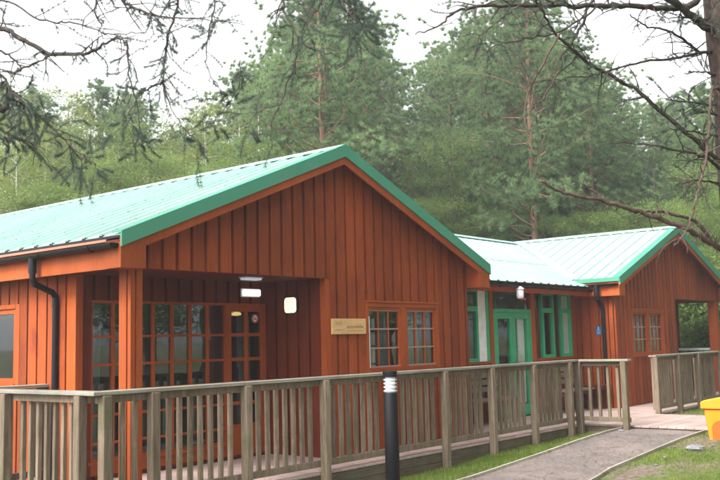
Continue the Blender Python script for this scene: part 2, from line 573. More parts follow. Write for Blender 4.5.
# window surround with its mullion
mb = MB(); F0 = front(0)
bx3(mb, F0, WX0 - .06, WX0, 1.03, 2.045, -.06, .046); bx3(mb, F0, WX1, WX1 + .06, 1.03, 2.045, -.06, .046)
bx3(mb, F0, 4.772, 4.892, 1.03, 1.985, -.06, .043); bx3(mb, F0, WX0, WX1, 1.985, 2.045, -.06, .048)
bx3(mb, F0, WX0, 4.772, 1.03, 1.09, -.06, .058); bx3(mb, F0, 4.892, WX1, 1.03, 1.09, -.06, .058)
bx3(mb, F0, WX0 - .06, WX1 + .06, 2.047, 2.075, -.0, .064)
mb.build('window_surround', REDTRIM, lodge)
fr = window(lodge, F0, *wins[0], 3, 3, fw=.038, hbar=SKYLITBAR)
mb = MB(); bx3(mb, F0, 4.036, 4.734, 1.925, 1.946, -.03, .012); mb.build('glazing_bar', SKYLITBAR, fr)
mb = MB(); bx3(mb, F0, 4.036, 4.734, 1.131, 1.15, -.03, .03); mb.build('glazing_bar', SKYLITBAR, fr)
# a pale inner casement standing ajar with its black hinges
mb = MB(); bx3(mb, F0, 4.175, 4.225, 1.135, 1.82, -.075, -.035); st = mb.build('casement_edge', WHITEP, fr)
mb = MB()
for z in (1.17, 1.42, 1.63): bx3(mb, F0, 4.155, 4.245, z, z + .03, -.079, -.030)
mb.build('hinge', BLACK, fr)
mb = MB(); bx3(mb, F0, 4.004, 4.034, 1.135, 1.85, .0285, .033); mb.build('draught_strip', CREAM, fr)
fr = window(lodge, F0, *wins[1], 3, 3, fw=.038, hbar=SKYLITBAR)
mb = MB(); bx3(mb, F0, 4.930, 5.628, 1.925, 1.946, -.03, .012); mb.build('glazing_bar', SKYLITBAR, fr)
mb = MB(); bx3(mb, F0, 4.930, 5.628, 1.131, 1.15, -.03, .03); mb.build('glazing_bar', SKYLITBAR, fr)
# curtains just inside


def curtain(parent, u0, u1, y, z0, z1, mat, folds=5):
    mb = MB(); n = folds * 6
    P = [(u0 + (u1 - u0) * i / n, y + .025 * sin(2 * pi * folds * i / n) * (1 + .3 * sin(i * .7))) for i in range(n + 1)]
    for i, (x, yy) in enumerate(P): mb.v += [(x, yy, z0), (x, yy, z1)]
    mb.f = [(2 * i, 2 * i + 2, 2 * i + 3, 2 * i + 1) for i in range(n)]
    return mb.build('curtain', mat, parent, smooth=True)


curtain(lodge, 5.22, 5.50, .20, 1.0, 2.05, GREYBLUE, 3)
curtain(lodge, 4.52, 4.74, .20, 1.0, 2.05, GREYBLUE, 3)

# side walls, back wall, porch
dorm = (2.225, 3.55, 1.10, 2.005)
wall('side_wall', leftw(0), 1.16, 13.0, -.25, lambda u: 2.52, [dorm, (5.2, 6.8, 1.1, 2.0), (8.6, 10.2, 1.1, 2.0)], lodge, phase=1.10, bw=.178)
wall('side_wall', rightw(WX2), .0, 13.0, -.25, lambda u: 2.62, [], lodge)
wall('rear_wall', lambda u, z, n: (u, 13.0 + n, z), .0, WX2, -.25, roof_under, [], lodge)
L0 = leftw(0)
for o in (dorm, (5.2, 6.8, 1.1, 2.0), (8.6, 10.2, 1.1, 2.0)): window(lodge, L0, *o, 1, 1, fw=.06)
mb = MB()
bx3(mb, L0, 2.13, 2.223, 1.04, 2.06, -.0, .046); bx3(mb, L0, 2.223, 3.62, 2.007, 2.06, 0, .049); bx3(mb, L0, 2.223, 3.62, 1.04, 1.098, 0, .058)
mb.build('window_surround', REDTRIM, lodge)
# porch recess: back wall with glazed screen and door
YB = 1.10
FB = front(YB)
cols = [.270, .565, .860, 1.155, 1.450, 1.742, 2.035, 2.340]
wall('porch_wall', FB, .02, PX, .0, lambda u: 2.5, [(.24, 3.08, .04, 2.06)], lodge, mat=REDDARKSHADE, phase=.05)
wall('porch_wall', lambda u, z, n: (PX - n, u, z), .063, YB - .024, .0, lambda u: 2.5, [], lodge, mat=REDDARKSHADE, back=.05, phase=.03)
mb = MB(); mb.box(PX - .030, PX + .075, -.030, .061, -.02, 2.3515); mb.build('corner_board', REDTRIM, lodge)
rz = [.40, .72, .995, 1.305, 1.635]
scr = window(lodge, FB, .24, 2.36, .20, 2.06, 1, 1, fw=.03, rowz=rz, name='glazed_screen', bar=.03)
mb = MB()
for u in cols[1:-1]: bx3(mb, FB, u - .022, u + .022, .23, 2.03, -.03, .012)
mb.build('mullion', REDTRIM, scr)
mb = MB(); bx3(mb, FB, .24, 2.36, .04, .198, -.05, .03); bx3(mb, FB, .20, 2.36, .17, .20, .03, .06)
mb.build('sill', REDTRIM, lodge)
door = window(lodge, FB, 2.362, 3.08, .03, 2.06, 1, 1, fw=.075, rowz=rz[1:], name='door', bar=.045)
mb = MB(); bx3(mb, FB, 2.70, 2.755, .42, 1.985, -.035, .014); bx3(mb, FB, 2.437, 3.005, .105, .44, -.035, .012)
bx3(mb, FB, 2.437, 3.005, 1.95, 1.985, -.035, .016)
mb.build('door_rail', REDTRIM, door)
mb = MB(); mb.tube([(2.50, YB - .05, 1.0), (2.50, YB - .075, 1.02), (2.50, YB - .075, 1.18), (2.50, YB - .05, 1.2)], .011, 8); mb.build('handle', BLACK, door)
curtain(lodge, 2.76, 3.0, YB + .22, .4, 1.9, GREYBLUE, 2)
curtain(lodge, .30, .56, YB + .25, .25, 1.98, GREYBLUE, 3)
# porch ceiling
mb = MB(); mb.box(.0, PX - .0, -.0 + .062, YB, 2.356, 2.38)
mb.build('porch_ceiling', REDDARKSHADE, lodge)
# porch corner post built of boards, and the wall's corner boards
mb = MB()
mb.box(.022, .150, .022, .196, -.02, 2.352)
mb.box(.0, .022, .072, .20, -.02, 2.350); mb.box(.004, .022, .0, .052, -.02, 2.350)
mb.box(.024, .062, -.0, .022, -.02, 2.350); mb.box(.078, .156, -.003, .022, -.02, 2.350)
mb.build('porch_post', REDTRIM, lodge)
mb = MB()
mb.box(-.024, .03, .975, 1.155, -.25, 2.52); mb.box(.034, .075, .985, 1.096, -.02, 2.36)
mb.build('corner_board', REDTRIM, lodge)
# interior lining, so that the rooms read as rooms behind the glass
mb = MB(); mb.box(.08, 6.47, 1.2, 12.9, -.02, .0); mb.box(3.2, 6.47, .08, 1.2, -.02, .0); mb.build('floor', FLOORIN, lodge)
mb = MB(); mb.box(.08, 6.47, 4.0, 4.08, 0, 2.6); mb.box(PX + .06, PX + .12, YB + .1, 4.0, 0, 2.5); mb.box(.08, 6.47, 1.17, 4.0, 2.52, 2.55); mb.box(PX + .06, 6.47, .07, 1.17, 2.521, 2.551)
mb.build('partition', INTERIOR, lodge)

# roofs


def gable_roof(xl, xr, xm, ze, za, y0, y1, first=.34):
    mb = MB()
    roof_slope(mb, (xl, y0, ze), (xl, y1, ze), (xm, y0, za), (xm, y1, za), first=first)
    roof_slope(mb, (xr, y0, ze), (xr, y1, ze), (xm, y0, za), (xm, y1, za), first=first)
    o = mb.build('roof', ROOF, lodge)
    rc = MB()      # ridge capping
    sl = (za - ze) / (xm - xl)
    for s in (-1, 1):
        a = (xm, y0 + .01, za + .045); c = (xm, y1, za + .045)
        d = (xm + s * .15, y1, za + .040 - .15 * sl); e = (xm + s * .15, y0 + .01, za + .040 - .15 * sl)
        rc.prism([a, c, d, e] if s > 0 else [a, e, d, c], (0, 0, -.012))
    rc.build('ridge_cap', ROOF, o)
    return o


def verge(xl, xr, xm, ze, za, y, box_in, zb):
    """green flashing, red bargeboard, soffit and boxed eave ends of a gable"""
    fl, bb, so = MB(), MB(), MB()
    for xe in (xl, xr):
        s = (za - ze) / (xm - xe)
        T = lambda x, d: ze + (x - xe) * s + d
        n = lambda x, y_, d: (x, y_, T(x, d))
        # flashing: a folded sheet, face and top
        fl.hexa([n(xe, y - .012, -.128), n(xm, y - .012, -.128), n(xm, y + .012, -.128), n(xe, y + .012, -.128),
                 n(xe, y - .012, .036), n(xm, y - .012, .036), n(xm, y + .012, .036), n(xe, y + .012, .036)])
        fl.hexa([n(xe, y + .0122, .022), n(xm, y + .0122, .022), n(xm, y + .16, .022), n(xe, y + .16, .022),
                 n(xe, y + .0122, .0345), n(xm, y + .0122, .0345), n(xm, y + .16, .0345), n(xe, y + .16, .0345)])
        xi = box_in[0] if xe == xl else box_in[1]
        x_ = xe + (.004 if xe == xl else -.004)
        bb.hexa([n(x_, y + .013, -.232), n(xm, y + .013, -.232), n(xm, y + .035, -.232), n(x_, y + .035, -.232),
                 n(x_, y + .013, -.03), n(xm, y + .013, -.03), n(xm, y + .035, -.03), n(x_, y + .035, -.03)])
        # soffit boards under the overhang
        so.hexa([n(xe, y + .036, -.075), n(xm, y + .036, -.075), n(xm, y + OV - .024, -.075), n(xe, y + OV - .024, -.075),
                 n(xe, y + .036, -.055), n(xm, y + .036, -.055), n(xm, y + OV - .024, -.055), n(xe, y + OV - .024, -.055)])
        # boxed end: closes the eave down to the soffit
        a, c = (xe, xi) if xe < xi else (xi, xe)
        e = .006
        P = [(a + e, zb), (c - e, zb), (c - e, T(c - e, -.06)), (a + e, T(a + e, -.06))]
        bb.prism([(p[0], y + .016, p[1]) for p in P], (0, OV - .042, 0))
    fl.build('verge_flashing', FLASH, lodge)
    bb.build('bargeboard', REDTRIM, lodge)
    so.build('soffit', REDDARKSHADE, lodge)


YR1 = 13.4
gable_roof(XL, XR, XM, ZE, ZA, -OV + .012, YR1)
verge(XL, XR, XM, ZE, ZA, -OV, (.0, WX2), 2.322)


def eave(xe, xw, ys, y0, y1, ze, zb, gut_len=None, drip=True):
    """fascia, soffit and dark drip edge of an eave that runs front to back; xw is the wall"""
    s = 1 if xw > xe else -1
    mb = MB(); mb.box(xe + s * .030, xe + s * .055, y0 + .25, y1, zb, ze - .055); mb.build('fascia_board', REDTRIM, lodge)
    mb = MB(); mb.box(xe + s * .056, xw + s * .0, y0 + .28, y1, zb + .02, zb + .04); mb.build('soffit', REDDARKSHADE, lodge)
    mb = MB(); mb.box(xe - s * .004, xe + s * .03, y0 + .26, y1, ze - .062, ze - .036); mb.build('drip_edge', DRIP, lodge)


def gutter(pts, parent, r=.056):
    """half-round gutter along a line, open at the top"""
    A, Bq = [np.array(p, float) for p in pts]
    d = Bq - A; L = np.linalg.norm(d); d /= L
    side = np.cross(d, (0, 0, 1)); N = 10
    mb = MB(); o = []
    for P in (A, Bq):
        for rr in (r, r - .006):
            o.append([P + side * rr * cos(pi + pi * k / N) + np.array([0, 0, 1]) * rr * sin(pi + pi * k / N) for k in range(N + 1)])
    vs = [p for ring in o for p in ring]; n = N + 1
    fs = []
    for k in range(N):
        fs.append((k, k + 1, 2 * n + k + 1, 2 * n + k)); fs.append((n + k + 1, n + k, 3 * n + k, 3 * n + k + 1))
        fs.append((k, n + k, n + k + 1, k + 1)); fs.append((2 * n + k, 2 * n + k + 1, 3 * n + k + 1, 3 * n + k))
    fs += [(0, 2 * n, 3 * n, n), (N, n + N, 3 * n + N, 2 * n + N)]
    fs.append(tuple(range(n)))          # stop ends
    fs.append(tuple(range(2 * n, 3 * n))[::-1])
    mb.add(vs, fs)
    # brackets
    k = .4
    while k < L:
        P = A + d * k
        mb.tube([P + side * (r + .004) * cos(pi + pi * j / 6) + np.array([0, 0, 1]) * (r + .004) * sin(pi + pi * j / 6) for j in range(7)], .008, 5)
        k += .95
    return mb.build('gutter', BLACK, parent)


eave(XL, 0, 0, -OV, 13.2, ZE, 2.322)
eave(XR, WX2, 0, -OV, 13.2, ZE, 2.322)
# small dark foam closers under each rib at the eave
mb = MB()
y = -OV + .012 + .34
while y < 13.2:
    mb.box(XL - .003, XL + .04, y - .030, y + .030, ZE - .034, ZE + .016); y += .315
mb.box(XL - .002, XL + .03, -OV + .03, 13.2, ZE - .0355, ZE - .008)
mb.build('rib_closer', BLACK, lodge)
gutter([(XL - .045, -OV + .05, 2.575), (XL - .045, 13.2, 2.535)], lodge)
mb = MB()
yd = 1.30
mb.tube([(XL - .045, yd, 2.53), (XL - .045, yd, 2.36)], .046, 12)
mb.tube([(XL - .045, yd, 2.42), (XL - .045, yd, 2.30), (XL - .02, yd, 2.24), (-.12, yd, 2.15), (-.085, yd, 2.10), (-.08, yd, 2.0), (-.08, yd, -.25)], .036, 12)
mb.box(-.09, -.02, yd - .012, yd + .06, 1.98, 2.02)
mb.build('downpipe', BLACK, lodge, smooth=False)

# second pavilion, a mirror image of the first
BX = 12.23
XL2, XR2, XM2, ZE2, ZA2 = 11.95, 19.05, 15.46, 2.672, 4.02
w0, w1 = BX, BX + WX2
SL2 = (ZA2 - ZE2) / (XM2 - XL2)
ru2 = lambda x: (ZA2 - (XM2 - x) * SL2 if x < XM2 else ZA2 - (x - XM2) * (ZA2 - ZE2) / (XR2 - XM2)) - .045
P2 = w1 - PX
rw0, rw1 = BX + (WX2 - WX1), BX + (WX2 - WX0)
wall('gable_wall', front(0), w0, P2, -.02, ru2, [(rw0 - .06, rw1 + .06, 1.03, 2.045)], lodge, phase=w0 - .02)
wall('gable_wall', front(0), P2 + .002, w1, 2.33, ru2, [], lodge, phase=w0 - .02)
mb = MB(); rm0, rm1 = (rw0 + rw1) / 2 - .06, (rw0 + rw1) / 2 + .06
bx3(mb, F0, rw0 - .06, rw0, 1.03, 2.045, -.06, .046); bx3(mb, F0, rw1, rw1 + .06, 1.03, 2.045, -.06, .046)
bx3(mb, F0, rm0, rm1, 1.03, 1.985, -.06, .043); bx3(mb, F0, rw0, rw1, 1.985, 2.045, -.06, .048)
bx3(mb, F0, rw0, rm0, 1.03, 1.09, -.06, .058); bx3(mb, F0, rm1, rw1, 1.03, 1.09, -.06, .058)
bx3(mb, F0, rw0 - .06, rw1 + .06, 2.047, 2.075, -.0, .064)
mb.build('window_surround', REDTRIM, lodge)
window(lodge, F0, rw0, rm0, 1.093, 1.982, 3, 3, fw=.038, hbar=SKYLITBAR)
window(lodge, F0, rm1, rw1, 1.093, 1.982, 3, 3, fw=.038, hbar=SKYLITBAR)
curtain(lodge, rm1 + .25, rw1 - .05, .2, 1.0, 2.05, CREAM, 3)
wall('side_wall', leftw(w0), .0, 8.0, -.25, lambda u: 2.60, [], lodge, phase=.08, bw=.178)
wall('side_wall', rightw(w1), YB, 8.0, -.25, lambda u: 2.60, [], lodge)
wall('rear_wall', lambda u, z, n: (u, 8.0 + n, z), w0, w1, -.25, ru2, [], lodge)
wall('porch_wall', FB, P2, w1, .0, lambda u: 2.5, [], lodge, mat=REDDARKSHADE)
mb = MB(); mb.box(P2, w1, .062, YB, 2.336, 2.36); mb.build('porch_ceiling', REDDARKSHADE, lodge)
mb = MB(); mb.box(w1 - .20, w1 + .004, -.004, .20, -.02, 2.328); mb.build('porch_post', REDTRIM, lodge)
mb = MB(); mb.box(P2 - .005, P2 + .10, .021, .14, -.02, 2.328); mb.build('corner_board', REDDARKSHADE, lodge)
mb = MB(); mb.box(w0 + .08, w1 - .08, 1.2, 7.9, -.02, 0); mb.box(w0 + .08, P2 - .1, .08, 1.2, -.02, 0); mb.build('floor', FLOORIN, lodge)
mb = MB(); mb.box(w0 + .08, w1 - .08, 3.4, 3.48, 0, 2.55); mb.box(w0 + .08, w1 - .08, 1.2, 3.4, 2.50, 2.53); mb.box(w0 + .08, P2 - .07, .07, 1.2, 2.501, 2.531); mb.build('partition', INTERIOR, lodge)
# pale rail across the open side of that porch
mb = MB(); mb.box(w1 - .14, w1 - .06, .205, YB - .03, 1.055, 1.115); mb.build('porch_rail', WHITEP, lodge)
mb = MB(); mb.box(w1 - .13, w1 - .07, .205, YB - .03, .0, .98); mb.build('porch_panel', REDDARKSHADE, lodge)
gable_roof(XL2, XR2, XM2, ZE2, ZA2, -OV + .012, 8.3)
verge(XL2, XR2, XM2, ZE2, ZA2, -OV, (w0, w1), 2.322)
eave(XL2, w0, 0, -OV, .86, ZE2, 2.322)
eave(XR2, w1, 0, -OV, 8.2, ZE2, 2.322)
mb = MB(); mb.box(XL2 - .02, XL2 + .012, -OV + .0, .74, ZE2 - .055, ZE2 + .03); mb.build('eave_flashing', FLASH, lodge)
gutter([(XL2 - .055, -OV + .03, 2.575), (XL2 - .055, .70, 2.56)], lodge, .05)
mb = MB(); yd = .20
mb.tube([(XL2 - .055, yd, 2.55), (XL2 - .055, yd, 2.33)], .055, 12)
mb.tube([(XL2 - .055, yd, 2.36), (XL2 - .05, yd, 2.26), (w0 - .13, yd - .0, 2.15), (w0 - .08, yd - .0, 2.06), (w0 - .075, yd, 1.95), (w0 - .075, yd, -.05)], .04, 12)
mb.build('downpipe', BLACK, lodge)

# the link between the pavilions: glazed entrance front
YL, YE, ZLE, YLR, ZLR = .87, .35, 2.53, 4.0, 3.985
FL = front(YL)
mb = MB()
lx0, lx1 = 3.4, 15.4
roof_slope(mb, (lx0, YE, ZLE), (lx1, YE, ZLE), (lx0, YLR, ZLR), (lx1, YLR, ZLR), first=.1)
roof_slope(mb, (lx0, 7.65, ZLE), (lx1, 7.65, ZLE), (lx0, YLR, ZLR), (lx1, YLR, ZLR), first=.1)
# keep only what lies outside the pavilions' own eaves: the lower corners must not poke out under them
mb2 = MB()
def linkslope(mb, ye, yr):
    s = 1 if yr > ye else -1
    x = XR - .10
    a = (XR - .16, ye, ZLE); c = (XL2 + .10, ye, ZLE)
    # at the main roof the edge follows a valley up to the ridge; overlap is buried under the other roofs
    pl = [np.array(p, float) for p in (a, c, (15.4, yr, ZLR), (3.4, yr, ZLR))]
    n = np.array([0, -s * (ZLR - ZLE), abs(yr - ye)]); n = n / np.linalg.norm(n)
    mb.prism([p - n * .035 for p in pl] if s > 0 else [p - n * .035 for p in pl][::-1], n * .035)
    k = .17
    while XR + k < XL2 + 3.3:
        x = XR - .10 + k
        y1 = yr
        y0 = ye if x < XL2 else ye + s * (x - XL2 - .05) * 1.02
        p = np.array([x, y0, ZLE + (ZLR - ZLE) * abs(y0 - ye) / abs(yr - ye)]); q = np.array([x, yr, ZLR]); d = np.array([1, 0, 0.])
        mb.hexa([p - d * .040, p + d * .040, q + d * .040, q - d * .040, p - d * .010 + n * .007, p + d * .010 + n * .007, q + d * .010 + n * .007, q - d * .010 + n * .007])
        k += .315
    x = XR - .15
    while x > 3.6:
        y0 = ye + s * (XR - x) * 1.02
        p = np.array([x, y0, ZLE + (ZLR - ZLE) * abs(y0 - ye) / abs(yr - ye)]); q = np.array([x, yr, ZLR]); d = np.array([1, 0, 0.])
        mb.hexa([p - d * .040, p + d * .040, q + d * .040, q - d * .040, p - d * .010 + n * .007, p + d * .010 + n * .007, q + d * .010 + n * .007, q - d * .010 + n * .007])
        x -= .315
linkslope(mb2, YE, YLR); linkslope(mb2, 7.65, YLR)
nl = np.array([0, -(ZLR - ZLE), YLR - YE]); nl /= np.linalg.norm(nl)
for t_ in (.42,):
    y_ = YE + (YLR - YE) * t_; z_ = ZLE + (ZLR - ZLE) * t_; dz = (ZLR - ZLE) / (YLR - YE)
    xa, xb = XR - .1 - (y_ - YE) * .9, XL2 + (y_ - YE) * .9
    P_ = [(xa, y_, z_), (xb, y_, z_), (xb, y_ + .10, z_ + .10 * dz), (xa, y_ + .10, z_ + .10 * dz)]
    mb2.prism([np.array(p) + nl * .001 for p in P_], nl * .007)
lr = mb2.build('roof', ROOF, lodge)
rc = MB()
for s in (-1, 1):
    a = (4.0, YLR, ZLR + .045); c = (15.2, YLR, ZLR + .045); d = (15.2, YLR + s * .15, ZLR - .02); e = (4.0, YLR + s * .15, ZLR - .02)
    rc.prism([a, c, d, e] if s < 0 else [a, e, d, c], (0, 0, -.012))
rc.build('ridge_cap', ROOF, lr)
# valley flashing strip
mb = MB()
v0 = np.array([XL2 + .02, YE + (ZE2 - ZLE) / .3986 + .02, ZE2 + .012]); v1 = np.array([XM2 - .1, YLR - .08, ZLR - .01])
mb.prism([v0 + (-.10, 0.02, .0), v0 + (.10, -.04, .045), v1 + (.10, -.10, .045), v1 + (-.10, .0, .0)], (0, 0, .012))
mb.build('valley_flashing', ROOF, lodge)
mb = MB(); mb.box(XR - .05, XL2 - .05, YE + .03, YE + .055, 2.335, ZLE - .045); mb.build('fascia_board', REDTRIM, lodge)
mb = MB(); mb.box(WX2 + .02, w0, YE + .056, YL, 2.385, 2.405); mb.build('soffit', REDDARKSHADE, lodge)
mb = MB()
x = XR - .10 + .17
while x < XL2 - .1:
    mb.box(x - .03, x + .03, YE - .003, YE + .04, ZLE - .03, ZLE + .016); x += .315
mb.box(XR - .02, XL2 - .06, YE - .002, YE + .03, ZLE - .0355, ZLE - .006)
mb.build('rib_closer', BLACK, lodge)
gutter([(XR - .02, YE - .045, 2.475), (XL2 - .08, YE - .045, 2.455)], lodge, .045)
# link front: posts, head, low wall, glazing
z_s, z_t, z_h = 1.055, 2.06, 2.385
wall('entrance_wall', FL, WX2 + .02, 8.664, .0, lambda u: z_s - .01, [], lodge, mat=RED)
wall('entrance_wall', FL, 10.402, w0 - .03, .0, lambda u: z_s - .01, [], lodge, mat=RED)
mb = MB(); bx3(mb, FL, WX2 + .02, w0 - .03, z_h, 2.50, -.06, .02); mb.build('head_beam', REDTRIM, lodge)
for a, c in ((8.665, 8.80), (10.22, 10.40), (6.6, 6.72), (11.98, 12.17)):
    mb = MB(); bx3(mb, FL, a, c, z_s - .008, z_h - .001, -.06, .03)
    if a in (8.665, 10.22): bx3(mb, FL, a, c, .0, z_s - .009, -.06, .031)
    mb.build('post', REDTRIM, lodge)
mb = MB()
for a, c in ((6.72, 8.665), (10.40, 11.98)): bx3(mb, FL, a, c, z_s - .008, z_s + .03, -.05, .045)
mb.build('sill', REDTRIM, lodge)
zs0 = z_s + .032
def light(a, c, lo=zs0, hi=z_t):          # a green opening light with the fanlight above it
    fr = window(lodge, FL, a, c, lo, hi, 1, 1, mat=GREENPAINT, fw=.062, glass=GLASS2)
    fr2 = window(lodge, FL, a, c, hi + .002, z_h - .003, 1, 1, mat=GREENPAINT, fw=.03, glass=GLASS2)
    return fr
def fixed(a, c):
    m_ = MB(); bx3(m_, FL, a, c, zs0, z_h - .003, -.018, -.012); return m_.build('fixed_pane', GLASS2, lodge)
light(7.85, 8.275)
mb = MB(); bx3(mb, FL, 8.277, 8.558, zs0, z_h - .003, -.03, .012); mb.build('panel', WHITEP, lodge)
light(6.75, 7.2); fixed(7.2, 7.85)
mb = MB(); bx3(mb, FL, 8.56, 8.662, zs0, z_h - .003, -.05, .02); mb.build('mullion', GREENPAINT, lodge)
fixed(10.402, 10.70); light(10.70, 11.20); fixed(11.20, 11.52); light(11.52, 11.978)
# white panels and blinds inside the entrance
for a, c, z0_, z1_ in ((11.58, 11.93, .9, 2.36),):
    mb = MB(); mb.box(a, c, YL + .03, YL + .06, z0_, z1_); mb.build('blind', WHITEP, lodge)
# double door
ds = thing('entrance_door', (9.51, YL, 0), 'x', 'door')
COL.objects.unlink(ds); bpy.data.objects.remove(ds)
z_d = 2.055
mb = MB(); bx3(mb, FL, 8.802, 8.85, .01, z_d, -.05, .03); bx3(mb, FL, 10.17, 10.218, .01, z_d, -.05, .03); bx3(mb, FL, 8.85, 10.17, 1.99, z_d, -.05, .032)
dfr = mb.build('door_frame', GREENPAINT, lodge)
mb = MB(); bx3(mb, FL, 8.802, 10.218, z_d + .002, z_h - .003, -.018, -.012); mb.build('pane', GLASS2, dfr)
for a, c in ((8.853, 9.508), (9.512, 10.167)):
    mb = MB()
    bx3(mb, FL, a, a + .11, .02, 1.985, -.04, .02); bx3(mb, FL, c - .11, c, .02, 1.985, -.04, .02)
    bx3(mb, FL, a + .11, c - .11, 1.87, 1.985, -.04, .02); bx3(mb, FL, a + .11, c - .11, .02, .22, -.04, .02)
    bx3(mb, FL, a + .11, c - .11, .92, 1.02, -.04, .019)
    lf = mb.build('door_leaf', GREENPAINT, lodge)
    mb = MB(); bx3(mb, FL, a + .10, c - .10, .21, .93, -.014, -.008); bx3(mb, FL, a + .10, c - .10, 1.01, 1.88, -.014, -.008)
    mb.build('pane', GLASS2, lf)
    hx = c - .055 if a < 9 else a + .055
    mb = MB(); mb.tube([(hx, YL - .02, 1.02), (hx, YL - .06, 1.02), (hx - .09 * (1 if a < 9 else -1), YL - .06, 1.02)], .011, 8); mb.build('handle', BLACK, lf)
mb = MB(); mb.box(9.80, 10.06, YL + .05, YL + .07, .25, 1.95); mb.build('blind', WHITEP, lodge)
# interior of the link
mb = MB(); mb.box(WX2 + .05, w0 - .05, YL + .06, 7.2, -.02, 0); mb.build('floor', FLOORIN, lodge)
mb = MB(); mb.box(WX2 + .05, w0 - .05, 3.3, 3.36, 0, 2.7); mb.build('partition', RED, lodge)
mb = MB(); mb.box(WX2 + .05, w0 - .05, YL + .06, 3.3, 2.42, 2.45); mb.build('ceiling', CREAM, lodge)
# a few things on the inner wall of the entrance that show through the panes
for a, z0_, w_, h_ in ((9.05, 1.2, .45, .6), (12.0 - .9, 1.35, .4, .5)):
    mb = MB(); mb.box(a, a + w_, 3.27, 3.297, z0_, z0_ + h_); mb.build('notice_board', CREAM, lodge)

# ------------------------------------------------------------------ lamps and signs on the lodge


def rsquare(u0, u1, z0, z1, r, n=5):
    P = []
    for cx, cz, a0 in ((u1 - r, z1 - r, 0), (u0 + r, z1 - r, 90), (u0 + r, z0 + r, 180), (u1 - r, z0 + r, 270)):
        for k in range(n + 1):
            a = radians(a0 + 90 * k / n); P.append((cx + r * cos(a), cz + r * sin(a)))
    return P


lp = thing('porch_lamp', (PX - .03, .56, 2.02), 'lit rounded square opal wall lamp on the dark side wall of the porch', 'wall lamp')
P = rsquare(.47, .67, 1.915, 2.125, .05)
mb = MB(); mb.prism([(PX - .0375, u, z) for u, z in rsquare(.452, .688, 1.898, 2.142, .06)], (-.025, 0, 0)); mb.build('backplate', BLACK, lp)
mb = MB()
rings = [(0, .0), (.022, .0), (.04, .015), (.05, .05)]
vs = []; fs = []
for d, ins in rings:
    vs += [(PX - .063 - d, u, z) for u, z in rsquare(.47 + ins, .67 - ins, 1.915 + ins, 2.125 - ins, .045)]
n = len(P)
for i in range(len(rings) - 1):
    for k in range(n): fs.append((i * n + k, i * n + (k + 1) % n, (i + 1) * n + (k + 1) % n, (i + 1) * n + k))
fs.append(tuple(range((len(rings) - 1) * n, len(rings) * n)))
mb.add(vs, fs); mb.build('diffuser', LAMPGLOW, lp)

el = thing('emergency_light', (2.78, YB - .03, 2.21), 'small lit white rectangular emergency light above the porch door', 'emergency light')
mb = MB(); mb.box(2.60, 2.96, YB - .05, YB - .023, 2.148, 2.268, .008); mb.build('casing', WHITEP, el)
mb = MB(); mb.box(2.615, 2.945, YB - .095, YB - .051, 2.16, 2.256, .015); mb.build('diffuser', WHITEGLOW, el)
cl = thing('ceiling_light', (2.13, .34, 2.35), 'dim flat bluish ceiling light under the front edge of the porch ceiling', 'ceiling light')
mb = MB(); mb.box(1.96, 2.26, .27, .41, 2.340, 2.354, .004); mb.build('casing', WHITEP, cl)
mb = MB(); mb.box(1.97, 2.25, .28, .40, 2.315, 2.339, .008); mb.build('diffuser', SOFTGLOW, cl)
pl = thing('lamp_reflection', (2.62, 1.75, 1.92), 'added warm glowing disc behind the porch door glass in place of a lamp reflection', 'reflection stand-in')  # added glow and cord, standing in for the wall lamp's reflection in the glass
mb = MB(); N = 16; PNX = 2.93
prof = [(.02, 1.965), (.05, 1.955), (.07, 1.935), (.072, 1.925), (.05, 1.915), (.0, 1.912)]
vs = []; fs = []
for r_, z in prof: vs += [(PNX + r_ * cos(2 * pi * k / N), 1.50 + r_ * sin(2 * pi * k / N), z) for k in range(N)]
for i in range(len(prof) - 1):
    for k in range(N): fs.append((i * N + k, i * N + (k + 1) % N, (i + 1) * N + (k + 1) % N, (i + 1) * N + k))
mb.add(vs, fs); mb.build('reflection_glow', WARMGLOW, pl, smooth=True)
mb = MB(); mb.tube([(PNX, 1.50, 1.96), (PNX, 1.50, 2.52)], .005, 6); mb.build('added_cord', BLACK, pl)

st = thing('no_smoking_sticker', (2.94, YB - .02, 1.86), 'small round white and red no smoking sticker on the porch door glass', 'sticker')
sx, sz, yy = 2.90, 1.855, YB - .004
mb = MB(); mb.prism([(sx + .062 * cos(a), yy, sz + .062 * sin(a)) for a in np.linspace(0, 2 * pi, 25)[:-1]], (0, -.002, 0)); mb.build('disc', STICKWHITE, st)
mb = MB()
for k in range(24):
    a, c = 2 * pi * k / 24, 2 * pi * (k + 1) / 24
    mb.prism([(sx + r_ * cos(t), yy - .0025, sz + r_ * sin(t)) for r_, t in ((.046, a), (.062, a), (.062, c), (.046, c))], (0, -.0015, 0))
d = np.array([cos(radians(-40)), 0, sin(radians(-40))]); e = np.array([-d[2], 0, d[0]])
ctr = np.array([sx, yy - .0025, sz])
mb.prism([ctr - d * .046 - e * .006, ctr + d * .046 - e * .006, ctr + d * .046 + e * .006, ctr - d * .046 + e * .006], (0, -.0016, 0))
mb.build('ring', STICKRED, st)
mb = MB(); mb.box(sx - .03, sx + .03, yy - .0036, yy - .0022, sz - .012, sz - .003); mb.tube([(sx + .025, yy - .003, sz), (sx + .03, yy - .003, sz + .012), (sx + .02, yy - .003, sz + .022)], .003, 5)
mb.build('pictogram', BLACK, st)

